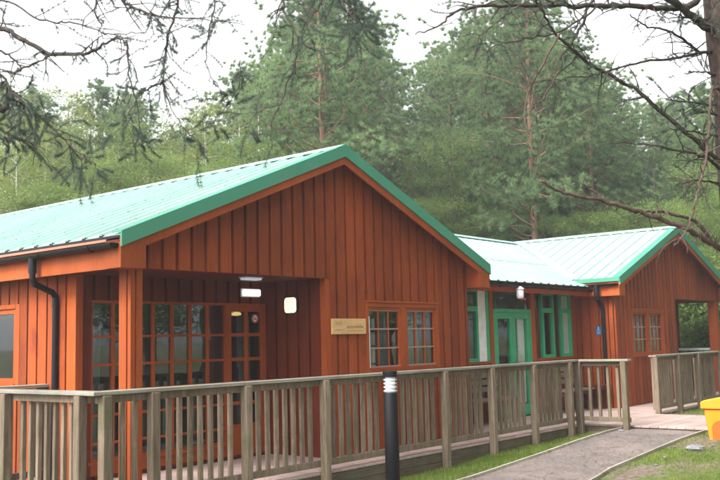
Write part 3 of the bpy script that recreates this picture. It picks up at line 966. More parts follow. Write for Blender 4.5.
# the carved wooden sign: a crest block, a wide word, small lines; too worn to read
ws = thing('wooden_sign', (3.555, -.03, 1.71), 'pale varnished wooden name board with faint brown lettering beside the gable window', 'sign')
mb = MB(); mb.box(3.196, 3.912, -.068, -.038, 1.605, 1.815, .006); mb.build('board', SIGNWOOD, ws)
mb = MB(); ys = -.0685; rs = random.Random(4)
def stroke(pts, w=.0045): mb.tube([(x, ys, z) for x, z in pts], w, 4)
bx_, bz = 3.262, 1.738
for k, hgt in enumerate((.052, .040, .056)):           # upright marks of the crest block
    x = bx_ + k * .05
    stroke([(x, bz - .01), (x + .004, bz - .01 + hgt)], .006); stroke([(x, bz + hgt * .4), (x + .028, bz + hgt * .45), (x + .03, bz - .008)], .005)
for j in range(1):
    x = 3.25
    while x < 3.43:
        w = rs.uniform(.012, .022); stroke([(x, 1.662), (x + w * .5, 1.672), (x + w, 1.660)], .0042); x += w + .005
x = 3.50
pts = []
while x < 3.83:                                        # a long flowing word
    h = rs.choice((.022, .03, .05)); w = rs.uniform(.022, .032)
    pts += [(x, 1.695), (x + w * .3, 1.695 + h), (x + w * .6, 1.697), (x + w * .85, 1.708)]; x += w
stroke(pts, .0062)
x = 3.50
while x < 3.86:
    w = rs.uniform(.012, .02); stroke([(x, 1.648), (x + w * .5, 1.655), (x + w, 1.647)], .003); x += w + .006
mb.build('lettering', SIGNINK, ws)

bs = thing('blue_sign', (w0 - .04, .335, 1.61), 'small blue enamel notice with pale symbols beside the black downpipe', 'sign')
bsx = w0 - .0375
mb = MB(); mb.prism([(bsx, u, z) for u, z in rsquare(.270, .400, 1.515, 1.705, .012, 3)], (-.006, 0, 0)); mb.build('plate', BLUE, bs)
mb = MB(); q = bsx - .0065
def dot(u, z, r): mb.prism([(q, u + r * cos(a), z + r * sin(a)) for a in np.linspace(0, 2 * pi, 13)[:-1]], (-.0012, 0, 0))
dot(.335, 1.688, .010)
mb.prism([(q, u, z) for u, z in ((.318, 1.675), (.352, 1.675), (.345, 1.635), (.325, 1.635))], (-.0012, 0, 0))
mb.prism([(q, u, z) for u, z in ((.290, 1.630), (.380, 1.630), (.380, 1.618), (.290, 1.618))], (-.0012, 0, 0))
for z in (1.595, 1.572, 1.549): mb.prism([(q, u, zz) for u, zz in ((.292, z), (.378, z), (.378, z - .009), (.292, z - .009))], (-.0012, 0, 0))
mb.build('symbol', BLUEPALE, bs)

la = thing('entrance_lantern', (9.47, .60, 2.38), 'white cylindrical lantern with a grey cap hanging over the green double door', 'lantern')
def lathe(mb, cx, cy, prof, N=16):
    vs = []; fs = []
    for r_, z in prof: vs += [(cx + r_ * cos(2 * pi * k / N), cy + r_ * sin(2 * pi * k / N), z) for k in range(N)]
    for i in range(len(prof) - 1):
        for k in range(N): fs.append((i * N + k, i * N + (k + 1) % N, (i + 1) * N + (k + 1) % N, (i + 1) * N + k))
    fs.append(tuple(range(N))); fs.append(tuple(range((len(prof) - 1) * N, len(prof) * N))[::-1])
    mb.add(vs, fs)
lcx, lcy = 8.83, .27
mb = MB(); lathe(mb, lcx, lcy, [(.02, 2.44), (.03, 2.43), (.08, 2.395), (.082, 2.385), (.07, 2.38)]); mb.build('cap', plain('light_grey_metal', (.55, .56, .58), .4), la, smooth=True)
mb = MB(); lathe(mb, lcx, lcy, [(.062, 2.379), (.066, 2.27), (.058, 2.225), (.03, 2.215)]); mb.build('globe', LANTERNGLOW, la, smooth=True)
mb = MB(); mb.box(lcx - .012, lcx + .012, lcy, YE + .028, 2.42, 2.44); mb.build('bracket', BLACKMETAL, la)

# ------------------------------------------------------------------ deck
deck = thing('timber_deck', (4, -.4, 0), 'raised walkway of pinkish boards in front of the red lodge', 'deck')
def boards(x0, x1, y0, y1, w=.142, gap=.006):
    mb = MB(); x = x0
    while x < x1 - .02:
        xx = min(x + w, x1); mb.box(x, xx, y0, y1, -.032, 0.0 - random.uniform(0, .0025), .003); x += w + gap
    return mb
DY = -.848
boards(-.985, 3.10, DY, YB - .09).build('deck_boards', DECKW, deck)
boards(3.10, 6.52, DY, -.03).build('deck_boards', DECKW, deck)
boards(6.52, 12.2, DY, YL - .04).build('deck_boards', DECKW, deck)
boards(12.2, 18.9, -1.18, -.03).build('deck_boards', DECKW, deck)
boards(-.985, -.03, YB - .08, 1.62).build('deck_boards', DECKW, deck)
mb = MB(); y = DY - .148                                      # boards of the wing run the other way
while y > -7:
    mb.box(8.82, 11.15, y, y + .142, -.032, -random.uniform(0, .0025), .003); y -= .148
mb.build('deck_boards', DECKW, deck)
boards(11.156, 12.19, -1.18, DY - .01).build('deck_boards', DECKW, deck)
mb = MB()
def skirt_x(x0, x1, y):
    z = -.036
    for h in (.118, .125, .13): mb.box(x0, x1, y, y + .03, z - h, z); z -= h + .005
def skirt_y(y0, y1, x):
    z = -.036
    for h in (.118, .125, .13): mb.box(x, x + .03, y0, y1, z - h, z); z -= h + .005
skirt_x(-.975, 8.80, DY + .012); skirt_y(DY + .045, 1.6, -.975); skirt_y(-7, DY + .01, 8.835); skirt_x(11.15, 18.9, -1.17); skirt_y(-7, -1.18, 11.11)
mb.build('skirt', SKIRT, deck)
mb = MB()
for x in np.arange(-.8, 18.5, 1.2): mb.box(x, x + .09, (DY if x < 11.2 else -1.17) + .05, (DY if x < 11.2 else -1.17) + .14, -.6, -.034)
mb.build('support', SKIRT, deck)


# ------------------------------------------------------------------ railings
def railing(name, label, A, Bp, posts, outward, bal_pitch=.138, post_z=-.45, cap=(None, None), slack=0.0, nb=None, postw=.094, wide=.14):
    """A to B: posts (distances along) stand outside the deck edge, balusters between them under a flat cap"""
    A = np.array([A[0], A[1], 0.]); Bp = np.array([Bp[0], Bp[1], 0.])
    L = np.linalg.norm(Bp - A); d = (Bp - A) / L; o = np.array([outward[0], outward[1], 0.])
    r = thing(name, tuple(A), label, 'railing', 'timber railings along the deck')
    ax = abs(d[0]) > .5
    def b(mb, s0, s1, n0, n1, z0, z1, ch=.003):
        p = A + d * s0 + o * n0; q = A + d * s1 + o * n1
        mb.box(p[0], q[0], p[1], q[1], z0, z1, ch)
    for s in posts:
        mb = MB(); b(mb, s - postw / 2, s + postw / 2, .045, .045 + postw, post_z, 1.062, .006)
        ob = mb.build('post', WEATHER, r, loc=None)
    c0 = -.02 if cap[0] is None else cap[0]; c1 = L + .02 if cap[1] is None else cap[1]
    n = max(1, int(round((c1 - c0) / 4.2))); e = np.linspace(c0, c1, n + 1)
    for a, c in zip(e[:-1], e[1:]):
        mb = MB(); b(mb, a + .001, c - .001, -.03, wide - .02, 1.066, 1.102, .004); mb.build('handrail', CAPWOOD if ax else CAPWOOD2, r)
    mb = MB(); b(mb, 0.01, L - .01, .003, .043, .99, 1.06); mb.build('top_rail', WEATHER, r)
    mb = MB(); b(mb, 0.01, L - .01, .003, .043, .062, .135); mb.build('bottom_rail', WEATHER, r)
    proto = None
    edges = sorted(posts)
    k = 0
    for s0, s1 in zip(edges[:-1], edges[1:]):
        m_ = nb if nb else int(round((s1 - s0) / bal_pitch)) - 1
        for j in range(m_):
            s = s0 + (s1 - s0) * (j + 1) / (m_ + 1)
            p = A + d * s
            if proto is None:
                mb = MB()
                hw = .023
                x0, x1 = p[0] - hw, p[0] + hw; y0, y1 = p[1] - hw, p[1] + hw
                sh = -o * .022
                mb.box(x0 + sh[0], x1 + sh[0], y0 + sh[1], y1 + sh[1], .10, 1.055, .004)
                proto = mb.build('baluster', WEATHER, r, loc=p); 
            else:
                c = proto.copy(); COL.objects.link(c); c.parent = r
                c.location = p - A
                c.location.z += random.uniform(-.004, .004)
                c.rotation_euler = (random.uniform(-.004, .004), random.uniform(-.004, .004), random.uniform(-.06, .06))
    return r


CAPWOOD2 = wood('grey_handrail_timber_across', (.20, .187, .15), (.33, .305, .26), .75, (16, 1.2, 16), .2, .25, (.24, .27, .15), .3)
RY = -.805
railing('railing', 'long timber railing parallel to the lodge front between bollard and deck', (-1.0, RY), (8.70, RY),
        [.06, .61, 1.836, 3.086, 4.33, 5.569, 6.799, 8.063, 9.299, 9.66], (0, -1), cap=(-.085, 9.72))
railing('railing', 'short timber railing returning along the left edge of the deck towards the wall', (-.945, -.70), (-.945, 1.5),
        [.055, 1.36, 2.14], (-1, 0), cap=(-.105, 2.2))
railing('railing', 'short end railing with widely spaced balusters beside the path entrance', (8.74, -.86), (8.74, -1.78),
        [.02, .86], (-1, 0), nb=4, post_z=-.2, cap=(-.02, .95))
railing('railing', 'closely slatted railing beyond the path entrance in front of the far gable', (11.25, -1.13), (14.98, -1.13),
        [.03, 1.17, 2.31, 3.68], (0, -1), bal_pitch=.115)
cr = railing('railing', 'railing across the far end of the porch deck with a pale metal top', (-.02, 1.5), (-1.0, 1.5), [.06, .92], (0, 1), cap=(0, 1.0))

# ------------------------------------------------------------------ benches, bollard, bin, stone
def bench(loc, L, D, H, back, label, mat, along='x'):
    t = thing('bench', loc, label, 'bench')
    x, y, z = loc
    def bx_(mb, u0, u1, v0, v1, z0, z1):
        if along == 'x': mb.box(x + u0, x + u1, y + v0, y + v1, z0, z1, .004)
        else: mb.box(x + v0, x + v1, y + u0, y + u1, z0, z1, .004)
    mb = MB(); n = 3
    for k in range(n): bx_(mb, 0, L, k * D / n + .004, (k + 1) * D / n - .004, H - .035, H)
    mb.build('seat', mat, t)
    for u in (.08, L - .16):
        mb = MB(); bx_(mb, u, u + .08, .03, .10, 0, H - .036); bx_(mb, u, u + .08, D - .10, D - .03, 0, H - .036); bx_(mb, u + .005, u + .075, .10, D - .10, H - .12, H - .037)
        mb.build('leg', mat, t)
    if back:
        mb = MB()
        for k in range(3): bx_(mb, 0, L, D + .002, D + .028, H + .10 + k * .125, H + .19 + k * .125)
        for u in (.08, L - .16): bx_(mb, u, u + .06, D + .029, D + .06, H - .05, H + .46)
        mb.build('backrest', mat, t)
    return t
bench((7.25, .28, 0), 1.45, .42, .45, True, 'weathered grey slatted bench left of the green double door', WEATHER)
bench((10.45, .25, 0), 1.25, .42, .45, True, 'weathered grey slatted bench under the window right of the green double door', WEATHER)
bench((11.72, -.02 + .1, 0), .72, .38, .5, False, 'dark red backless bench against the far side wall below the blue sign', REDDARKSHADE, along='y')

bo = thing('bollard_light', (1.22, -2.52, -.295), 'black round bollard light with a white louvred head in front of the railing', 'bollard')
bxx, byy = 1.22, -2.54
mb = MB(); lathe(mb, bxx, byy, [(.071, -.33), (.071, .985), (.066, .99)], 24); mb.build('post', BLACKMETAL, bo, smooth=True)
mb = MB(); lathe(mb, bxx, byy, [(.05, .985), (.05, 1.15)], 20); mb.build('lens', LENS, bo, smooth=True)
mb = MB()
for k in range(4):
    z = 1.012 + k * .036; lathe(mb, bxx, byy, [(.052, z - .010), (.0655, z - .008), (.066, z + .001), (.052, z + .004)], 24)
mb.build('louvre', plain('white_louvre', (.66, .67, .70), .35), bo)
mb = MB(); lathe(mb, bxx, byy, [(.071, 1.145), (.072, 1.195), (.066, 1.203), (.02, 1.206)], 24); mb.build('cap', BLACKMETAL, bo)

gb = thing('grit_bin', (8.3, -3.6, -.1), 'yellow plastic grit bin with sloping lid and orange arch at the end of the path', 'grit bin')
gx0, gx1, gy0, gy1, gz = 7.95, 8.72, -3.24, -4.05, -.12
def frustum(mb, x0, x1, y0, y1, z0, z1, tx, ty, zt0=None):
    mb.hexa([(x0 + tx, y1 + ty, z0), (x1 - tx, y1 + ty, z0), (x1 - tx, y0 - ty, z0), (x0 + tx, y0 - ty, z0), (x0, y1, z1), (x1, y1, z1), (x1, y0, z1), (x0, y0, z1)])
mb = MB(); frustum(mb, gx0, gx1, gy0, gy1, gz, .37, .05, .045); bd = mb.build('body', YELLOW, gb)
bv = bd.modifiers.new('b', 'BEVEL'); bv.width = .025; bv.segments = 3
mb = MB()
P = [(gy0 + .035, .372), (gy0 + .035, .47), (gy0 - .02, .50), (gy1 + .15, .64), (gy1 - .035, .60), (gy1 - .035, .372)]
mb.prism([(gx0 - .035, a, c) for a, c in P], (gx1 - gx0 + .07, 0, 0)); ld = mb.build('lid', YELLOW, gb)
bv = ld.modifiers.new('b', 'BEVEL'); bv.width = .018; bv.segments = 3
mb = MB()
A_ = [(-3.345, gz + .0), (-3.345, .10)] + [(-3.61 + .265 * cos(a), .10 + .13 * sin(a)) for a in np.linspace(.15, pi - .15, 9)] + [(-3.87, .10), (-3.87, gz + .0)]
mb.prism([(gx0 + .05 * (1 - (c - gz) / (.37 - gz)) + .012, a, c) for a, c in A_][::-1], (-.030, 0, 0)); mb.build('arch_panel', ORANGE, gb)

me_v = []
mb = MB(); rs = random.Random(3)
N1, N2 = 10, 6
for j in range(N2 + 1):
    for i in range(N1):
        th = pi * j / N2; ph = 2 * pi * i / N1; rr = 1 + rs.uniform(-.16, .16)
        mb.v.append((6.98 + .09 * rr * sin(th) * cos(ph) + .02, -3.43 + .135 * rr * sin(th) * sin(ph), -.10 + .05 * rr * cos(th)))
for j in range(N2):
    for i in range(N1): mb.f.append((j * N1 + i, (j + 1) * N1 + i, (j + 1) * N1 + (i + 1) % N1, j * N1 + (i + 1) % N1))
tag(mb.build('stone', STONE, loc=(6.98, -3.43, -.13)), 'flat pale grey stone lying in the grass near the yellow bin', 'stone')
for k, (sx_, sy_, s_) in enumerate([(6.3, -3.25, .022), (5.75, -3.35, .018), (7.35, -3.55, .02), (8.45, -1.70, .045)]):
    mb = MB()
    for j in range(5):
        for i in range(7):
            th = pi * j / 4; ph = 2 * pi * i / 7; rr = 1 + rs.uniform(-.2, .2)
            mb.v.append((sx_ + s_ * rr * sin(th) * cos(ph), sy_ + s_ * 1.4 * rr * sin(th) * sin(ph), float(ground_z(sx_, sy_)) + .02 + s_ * .6 * rr * cos(th)))
    for j in range(4):
        for i in range(7): mb.f.append((j * 7 + i, (j + 1) * 7 + i, (j + 1) * 7 + (i + 1) % 7, j * 7 + (i + 1) % 7))
    tag(mb.build('pebble', STONE, loc=(sx_, sy_, float(ground_z(sx_, sy_)))), ['small grey pebble on the lawn side of the path', 'small grey pebble on the lawn side of the path', 'small grey pebble on the lawn side of the path', 'small dark stone on the path edge below the end railing'][k], 'stone', 'loose pebbles by the path')

# ------------------------------------------------------------------ grass
GRASSM = leafmat('fresh_grass', (.10, .155, .025), (.175, .235, .05), .35, 0, 1.5, (.25, .28, .085))
def grass_patch(n, fn, hmin, hmax):
    out = []
    x, y = fn(n); n = len(x)
    z = ground_z(x, y) - .01
    h = rng.uniform(hmin, hmax, n); a = rng.uniform(0, 2 * pi, n); lean = rng.uniform(.1, .8, n) * h
    w = rng.uniform(.003, .006, n)
    b0 = np.stack([x - w * np.sin(a), y + w * np.cos(a), z], -1); b1 = np.stack([x + w * np.sin(a), y - w * np.cos(a), z], -1)
    t = np.stack([x + lean * np.cos(a), y + lean * np.sin(a), z + h], -1)
    return np.stack([b0, b1, t], 1).reshape(-1, 3)
def strip(n):                 # between the deck and the path
    x = rng.uniform(-3, 8.75, n); y = rng.uniform(0, 1, n); y = -.86 + (ky(x) + .04 + .86) * y
    return x, y
def noise2(x, y): return np.sin(x * 2.1 + 1.3 * np.sin(y * 1.7)) + np.sin(y * 2.7 + 1.1 * np.sin(x * 1.3 + 2)) + .6 * np.sin(x * 5.3 + y * 4.1)
def lawn(n):
    x = rng.uniform(2.5, 8.8, n); y = rng.uniform(-6, -2.98, n); y = np.minimum(y, ky2(x) - .05)
    keep = noise2(x, y) + rng.normal(0, .6, n) > .45
    keep |= (np.abs(y - ky2(x)) < .22) & (rng.random(n) < .6)
    return x[keep], y[keep]
def beyond(n):
    x = rng.uniform(11.2, 22, n); y = rng.uniform(-6, -1.2, n); return x, y
G = np.concatenate([grass_patch(52000, strip, .02, .07), grass_patch(60000, lawn, .02, .055), grass_patch(9000, beyond, .05, .16)])
tag(soup('grass', G, 3, GRASSM), kind='stuff', label='short bright green grass beside the deck and path', cat='grass')

# fallen needles and leaves on the path, the lawn and the deck
LITTER = leafmat('brown_leaf_litter', (.07, .045, .028), (.17, .11, .06), .1, 0, 9, (.24, .17, .10))
def litter(n, fn, zf, smin, smax):
    x, y = fn(n); n = len(x); z = zf(x, y) + rng.uniform(.004, .012, n)
    a = rng.uniform(0, 2 * pi, n); L = rng.uniform(smin, smax, n); w_ = L * rng.uniform(.12, .45, n)
    ca, sa = np.cos(a), np.sin(a); t = rng.uniform(-.006, .006, (n, 4))
    P = [np.stack([x + L * ca, y + L * sa, z + np.abs(t[:, 0])], -1), np.stack([x - w_ * sa, y + w_ * ca, z + np.abs(t[:, 1])], -1),
         np.stack([x - L * ca, y - L * sa, z + np.abs(t[:, 2])], -1), np.stack([x + w_ * sa, y - w_ * ca, z + np.abs(t[:, 3])], -1)]
    return np.stack(P, 1).reshape(-1, 3)
def on_path(n):
    x = rng.uniform(3, 8.75, n); u = rng.random(n); u = np.where(rng.random(n) < .55, np.where(rng.random(n) < .5, u ** 3, 1 - u ** 3), u)
    return x, ky(x) * (1 - u) + ky2(x) * u
def on_lawn(n): return rng.uniform(3, 8.8, n), rng.uniform(-5.5, -3.1, n)
def on_deck(n):
    x = rng.uniform(-.9, 11, n); return x, np.where(x > 8.9, rng.uniform(-4, .5, n), rng.uniform(-.8, -.1, n))
def on_roof(n): return rng.uniform(XL + .1, XM - .1, n), rng.uniform(-.2, 9, n)
Lq = np.concatenate([litter(900, on_roof, lambda x, y: ZE + (x - XL) * SL + .01, .006, .022), litter(1500, on_path, lambda x, y: path_z(x) + .012, .006, .028), litter(1800, on_lawn, ground_z, .008, .035), litter(500, on_deck, lambda x, y: np.zeros_like(x) + .002, .005, .025)])
tag(soup('leaf_litter', Lq, 4, LITTER), kind='stuff', label='scattered brown needles and leaves on path and deck', cat='leaf litter')

# ------------------------------------------------------------------ trees
BARK_PINE = barkmat('orange_pine_bark', [(.3, (.11, .065, .046)), (.55, (.22, .125, .085)), (.75, (.32, .20, .145))])
BARK_GREY = barkmat('grey_brown_bark', [(.3, (.085, .065, .055)), (.6, (.17, .13, .11)), (.8, (.27, .22, .19))])
BARK_NEAR = barkmat('scaly_reddish_bark', [(.3, (.035, .025, .021)), (.52, (.085, .058, .05)), (.75, (.17, .125, .11))], (10, 10, 3), 3.0, 1.0)
BARK_BIRCH = barkmat('white_birch_bark', [(.30, (.06, .055, .05)), (.42, (.5, .48, .45)), (.8, (.68, .66, .63))], (2, 2, 8), 2.0, .3)
TWIG = barkmat('lichen_grey_twig', [(.3, (.022, .018, .016)), (.55, (.055, .045, .04)), (.78, (.15, .145, .12))], (4, 4, 4), 4.0, .5)
NEEDLE = leafmat('pine_needles', (.125, .195, .09), (.195, .28, .13), .5, .15, .55, (.27, .36, .17))
NEEDLE2 = leafmat('blue_green_needles', (.10, .17, .095), (.155, .24, .135), .5, .15, .6, (.25, .32, .18))
NEEDLE_NEAR = leafmat('near_pine_needles', (.06, .085, .07), (.11, .145, .115), .4, .1, 1.5)
LEAF = leafmat('yellow_green_birch_leaves', (.14, .19, .05), (.235, .285, .08), .5, .15, .5, (.34, .37, .13))
LEAF2 = leafmat('fresh_green_leaves', (.13, .20, .06), (.21, .29, .09), .5, .15, .6, (.30, .37, .13))


def needles(centres, dirs, n, lmin, lmax, w, spread, R):
    """a tuft of thin pointed faces round each centre"""
    c = np.repeat(centres, n, 0); d = np.repeat(dirs, n, 0)
    v = R.normal(size=c.shape); v /= np.linalg.norm(v, axis=1, keepdims=True)
    v = v * spread + d; v /= np.linalg.norm(v, axis=1, keepdims=True)
    L = R.uniform(lmin, lmax, (len(c), 1))
    s = np.cross(v, R.normal(size=c.shape)); s /= np.linalg.norm(s, axis=1, keepdims=True) + 1e-9
    return np.stack([c - s * w * .5, c + s * w * .5, c + v * L], 1).reshape(-1, 3)


def leaves(centres, n, rad, size, R, flat=.7):
    c = np.repeat(centres, n, 0); c = c + R.normal(size=c.shape) * rad * (1, 1, flat)
    a = R.normal(size=c.shape); a /= np.linalg.norm(a, axis=1, keepdims=True)
    b_ = np.cross(a, R.normal(size=c.shape)); b_ /= np.linalg.norm(b_, axis=1, keepdims=True) + 1e-9
    L = R.uniform(.6, 1.3, (len(c), 1)) * size
    return np.stack([c - a * L * .6, c + b_ * L * .38, c + a * L * .6, c - b_ * L * .38], 1).reshape(-1, 3)


def make_tree(kind, seed, H, label, cat='tree', group=None, name=None):
    """one tree at the origin: an Empty with trunk and crown"""
    R = np.random.default_rng(seed)
    nm = name or {'pine': 'pine_tree', 'spruce': 'spruce_tree', 'birch': 'birch_tree', 'broad': 'leafy_tree', 'shrub': 'shrub'}[kind]
    t = thing(nm, (0, 0, 0), label, cat, group)
    tr = MB(); cen = []; dr = []
    bend = R.normal(0, .012 * H, 2)
    axis = lambda s: np.array([bend[0] * sin(s * 3), bend[1] * sin(s * 2.3 + 1) - bend[1] * sin(1), H * s])
    r0 = H * (.0115 if kind != 'birch' else .0075)
    if kind == 'shrub': r0 = H * .012
    ss_ = np.linspace(0, 1, 14)
    tr.tube([axis(s) + (0, 0, -.4 if s == 0 else 0) for s in ss_], [r0 * (1 - .88 * s) + (.3 * r0 if s == 0 else 0) for s in ss_], 9)
    limbs = []
    if kind == 'pine':
        lo, nl = R.uniform(.20, .30), 84
        for k in range(nl):
            s = lo + (1 - lo) * ((k + R.random()) / nl) ** .9
            u = (s - lo) / (1 - lo)
            Lb = H * (.05 + .15 * sin(pi * min(1, u * .9 + .14)) ** .8) * R.uniform(.6, 1.25)
            limbs.append((s, R.uniform(0, 2 * pi), Lb, R.uniform(-.05, .35) + .5 * u))
        for k in range(9): limbs.append((R.uniform(.15, lo), R.uniform(0, 2 * pi), H * R.uniform(.03, .09), R.uniform(-.3, .1)))
    elif kind == 'spruce':
        nl = 90
        for k in range(nl):
            s = .12 + .87 * (k + R.random()) / nl
            limbs.append((s, R.uniform(0, 2 * pi), H * (.025 + .20 * (1 - s) ** .85) * R.uniform(.7, 1.15), R.uniform(-.25, .1) + .5 * s * s))
    elif kind == 'birch':
        nl = 50
        for k in range(nl):
            s = .25 + .74 * (k + R.random()) / nl; u = (s - .25) / .75
            limbs.append((s, R.uniform(0, 2 * pi), H * (.04 + .17 * sin(pi * (u * .85 + .12)) ** .8) * R.uniform(.6, 1.2), R.uniform(.2, .9)))
    elif kind == 'broad':
        nl = 48
        for k in range(nl):
            s = .14 + .84 * (k + R.random()) / nl; u = (s - .14) / .86
            limbs.append((s, R.uniform(0, 2 * pi), H * (.06 + .24 * sin(pi * (u * .8 + .15)) ** .7) * R.uniform(.6, 1.2), R.uniform(.1, .8)))
    else:
        for k in range(26): limbs.append((R.uniform(.1, .95), R.uniform(0, 2 * pi), H * R.uniform(.15, .45), R.uniform(.2, 1.0)))
    for s, a, Lb, el in limbs:
        p = axis(s); d = np.array([cos(a) * cos(el), sin(a) * cos(el), sin(el)])
        pts = [p]; q = p.copy(); dd = d.copy(); m_ = 5
        for j in range(m_):
            dd = dd + R.normal(0, .16, 3) + ((0, 0, .06) if kind == 'pine' else (0, 0, -.05 if kind in ('spruce', 'birch') else .03)); dd /= np.linalg.norm(dd)
            q = q + dd * Lb / m_; pts.append(q)
        rb = max(.012, r0 * .30 * (1 - .6 * s) * (Lb / (H * .2)) ** .5)
        tr.tube(pts, [rb * (1 - .8 * j / m_) for j in range(m_ + 1)], 4, cap=False)
        if kind == 'pine' and s < .3: continue
        dens = {'pine': 32, 'spruce': 18, 'birch': 14, 'broad': 15, 'shrub': 12}[kind]
        n = int(3 + dens * Lb / (H * .17))
        for j in range(n):
            f = 1 - .75 * R.random() ** 1.5; i = min(m_ - 1, int(f * m_)); w_ = f * m_ - i
            c = pts[i] * (1 - w_) + pts[i + 1] * w_
            sp = {'pine': .15, 'spruce': .11, 'birch': .17, 'broad': .2, 'shrub': .22}[kind] * Lb
            off = R.normal(size=3) * sp * (1, 1, .45)
            if kind in ('spruce',): off[2] -= abs(off[2])
            cen.append(c + off); dr.append(dd * .7 + np.array([0, 0, .45 if kind == 'pine' else -.1]))
    cen = np.array(cen); dr = np.array(dr)
    big = H / 14.
    if kind == 'pine': V = needles(cen, dr, 40, .10 * big, .24 * big, .026 * big, .95, R); k, mt, bm = 3, NEEDLE, BARK_PINE
    elif kind == 'spruce': V = needles(cen, dr, 34, .12 * big, .28 * big, .026 * big, .8, R); k, mt, bm = 3, NEEDLE2, BARK_GREY
    elif kind == 'birch': V = leaves(cen, 30, .20 * big, .075 * big, R); k, mt, bm = 4, LEAF, BARK_BIRCH
    elif kind == 'broad': V = leaves(cen, 36, .22 * big, .085 * big, R); k, mt, bm = 4, LEAF2, BARK_GREY
    else: V = leaves(cen, 30, .09 * H, .035 * H, R); k, mt, bm = 4, LEAF2, BARK_GREY
    tr.build('trunk', bm, t, smooth=True)
    soup('crown', V, k, mt, t)
    return t


protos = {}
for kind, seeds, H in (('pine', (11, 12, 13, 14), 14.), ('spruce', (21, 22), 14.), ('birch', (31, 32, 33), 12.), ('broad', (41, 42), 11.), ('shrub', (51, 52), 3.)):
    protos[kind] = [(make_tree(kind, s, H, 'x'), H) for s in seeds]
used = set()


def plant(kind, px, dep, ytop, label, group, i=0, wide=1.0, name=None, H=None):
    """stand a tree on the ground where the sight line through column px is dep metres off, as tall as row ytop asks"""
    P = at(px, 300, dep); x, y = P[0], P[1]
    z = float(ground_z(x, y)) - .05
    top = at(px, ytop, dep)[2] if H is None else z + H
    src, H0 = protos[kind][i % len(protos[kind])]
    key = (kind, i % len(protos[kind]))
    if key in used: o = copy_tree(src)
    else: used.add(key); o = src
    k = (top - z) / H0
    o.location = (x, y, z); o.rotation_euler = (0, 0, random.uniform(0, 2 * pi)); o.scale = (k * wide, k * wide, k)
    tag(o, label, {'shrub': 'shrub'}.get(kind, 'tree'), group)
    return o


FG = 'trees of the wood behind the lodge'
T = [  # kind, photo column, metres, photo row of the top, label
    ('pine', 326, 27, -70, 'tall orange trunked pine rising straight behind the gable peak', 0, 1.0),
    ('pine', 372, 34, 5, 'pointed pine with a narrow top just right of the gable peak', 1, .95),
    ('pine', 290, 33, 22, 'pine at the left edge of the tall group behind the gable', 2, 1.0),
    ('pine', 541, 30, -70, 'tall pine with a bare orange trunk above the valley of the two roofs', 3, .9),
    ('pine', 559, 36, -15, 'second orange trunked pine just right of the one above the roof valley', 1, .9),
    ('pine', 500, 34, 8, 'broad pine left of the orange trunked pine above the roof valley', 2, 1.05),
    ('pine', 598, 33, 48, 'rounded pine behind the ridge of the far gable', 0, 1.1),
    ('broad', 458, 33, 138, 'pale green leafy tree right of the gap of sky between the pines', 0, 1.0),
    ('spruce', 446, 43, 60, 'slender dark conifer right of the gap of sky between the pines', 0, .9),
    ('birch', 14, 26, 118, 'birch with a white trunk at the left end of the roof ridge', 0, 1.1),
    ('broad', 118, 27, 132, 'yellow green leafy tree left of the sloping roof edge, fullest of its row', 1, 1.0),
    ('birch', 205, 28, 105, 'tall birch beside the left edge of the pine group', 1, 1.0),
    ('pine', 695, 31, 150, 'pine with a grey trunk seen through the open far porch', 3, .8),
]
for kind, px, dep, yt, lab, i, wd in T: plant(kind, px, dep, yt, lab, FG, i, wd)
R0 = random.Random(5)
LB = 'yellow green birch merging with others in the wood at the left'
for px, dep, yt in [(-60, 30, 90), (-25, 34, 75), (45, 33, 128), (72, 36, 100), (95, 31, 150), (150, 34, 150), (172, 37, 138), (238, 36, 85), (258, 31, 110), (30, 42, 88), (130, 44, 92), (-95, 33, 70)]:
    plant('birch', px, dep, yt, LB, FG, R0.randrange(3), R0.uniform(1.0, 1.3))
LP = 'green pine merging with others in the wood behind the lodge'
for px, dep, yt in [(348, 42, -15), (306, 44, 0), (384, 40, 40), (455, 38, 45), (312, 36, -10), (575, 38, 30), (520, 36, -5), (272, 45, 70), (480, 42, 32), (520, 40, 15), (575, 44, 48), (620, 40, 92), (645, 43, 120), (668, 38, 105), (705, 36, 85), (730, 32, 70), (470, 50, 60), (430, 48, 58), (446, 44, 40), (535, 52, 40), (690, 48, 90), (330, 52, 30), (755, 30, 60), (610, 52, 80), (385, 55, 45)]:
    plant('pine', px, dep, yt, LP, FG, R0.randrange(4), R0.uniform(.85, 1.1))
LW = 'taller dark conifer rising among the yellow green birches at the left'
for px, dep, yt, kd in [(28, 37, 84, 'pine'), (62, 39, 96, 'spruce'), (104, 37, 80, 'pine'), (128, 40, 92, 'pine'), (205, 37, 104, 'spruce'), (236, 38, 72, 'pine'), (-30, 36, 70, 'pine'), (180, 42, 128, 'pine')]:
    plant(kd, px, dep, yt, LW, FG, R0.randrange(4), R0.uniform(.9, 1.15))
LS = 'dark spruce standing low between the pines behind the lodge'
for px, dep, yt in [(425, 52, 150), (438, 46, 120), (505, 46, 110), (640, 50, 150), (415, 38, 165), (585, 38, 130), (660, 33, 165), (725, 40, 140), (360, 38, 110), (300, 38, 120)]:
    plant('spruce', px, dep, yt, LS, FG, R0.randrange(2), R0.uniform(.9, 1.2))
LU = 'low leafy tree filling the gaps between trunks behind the roofs'
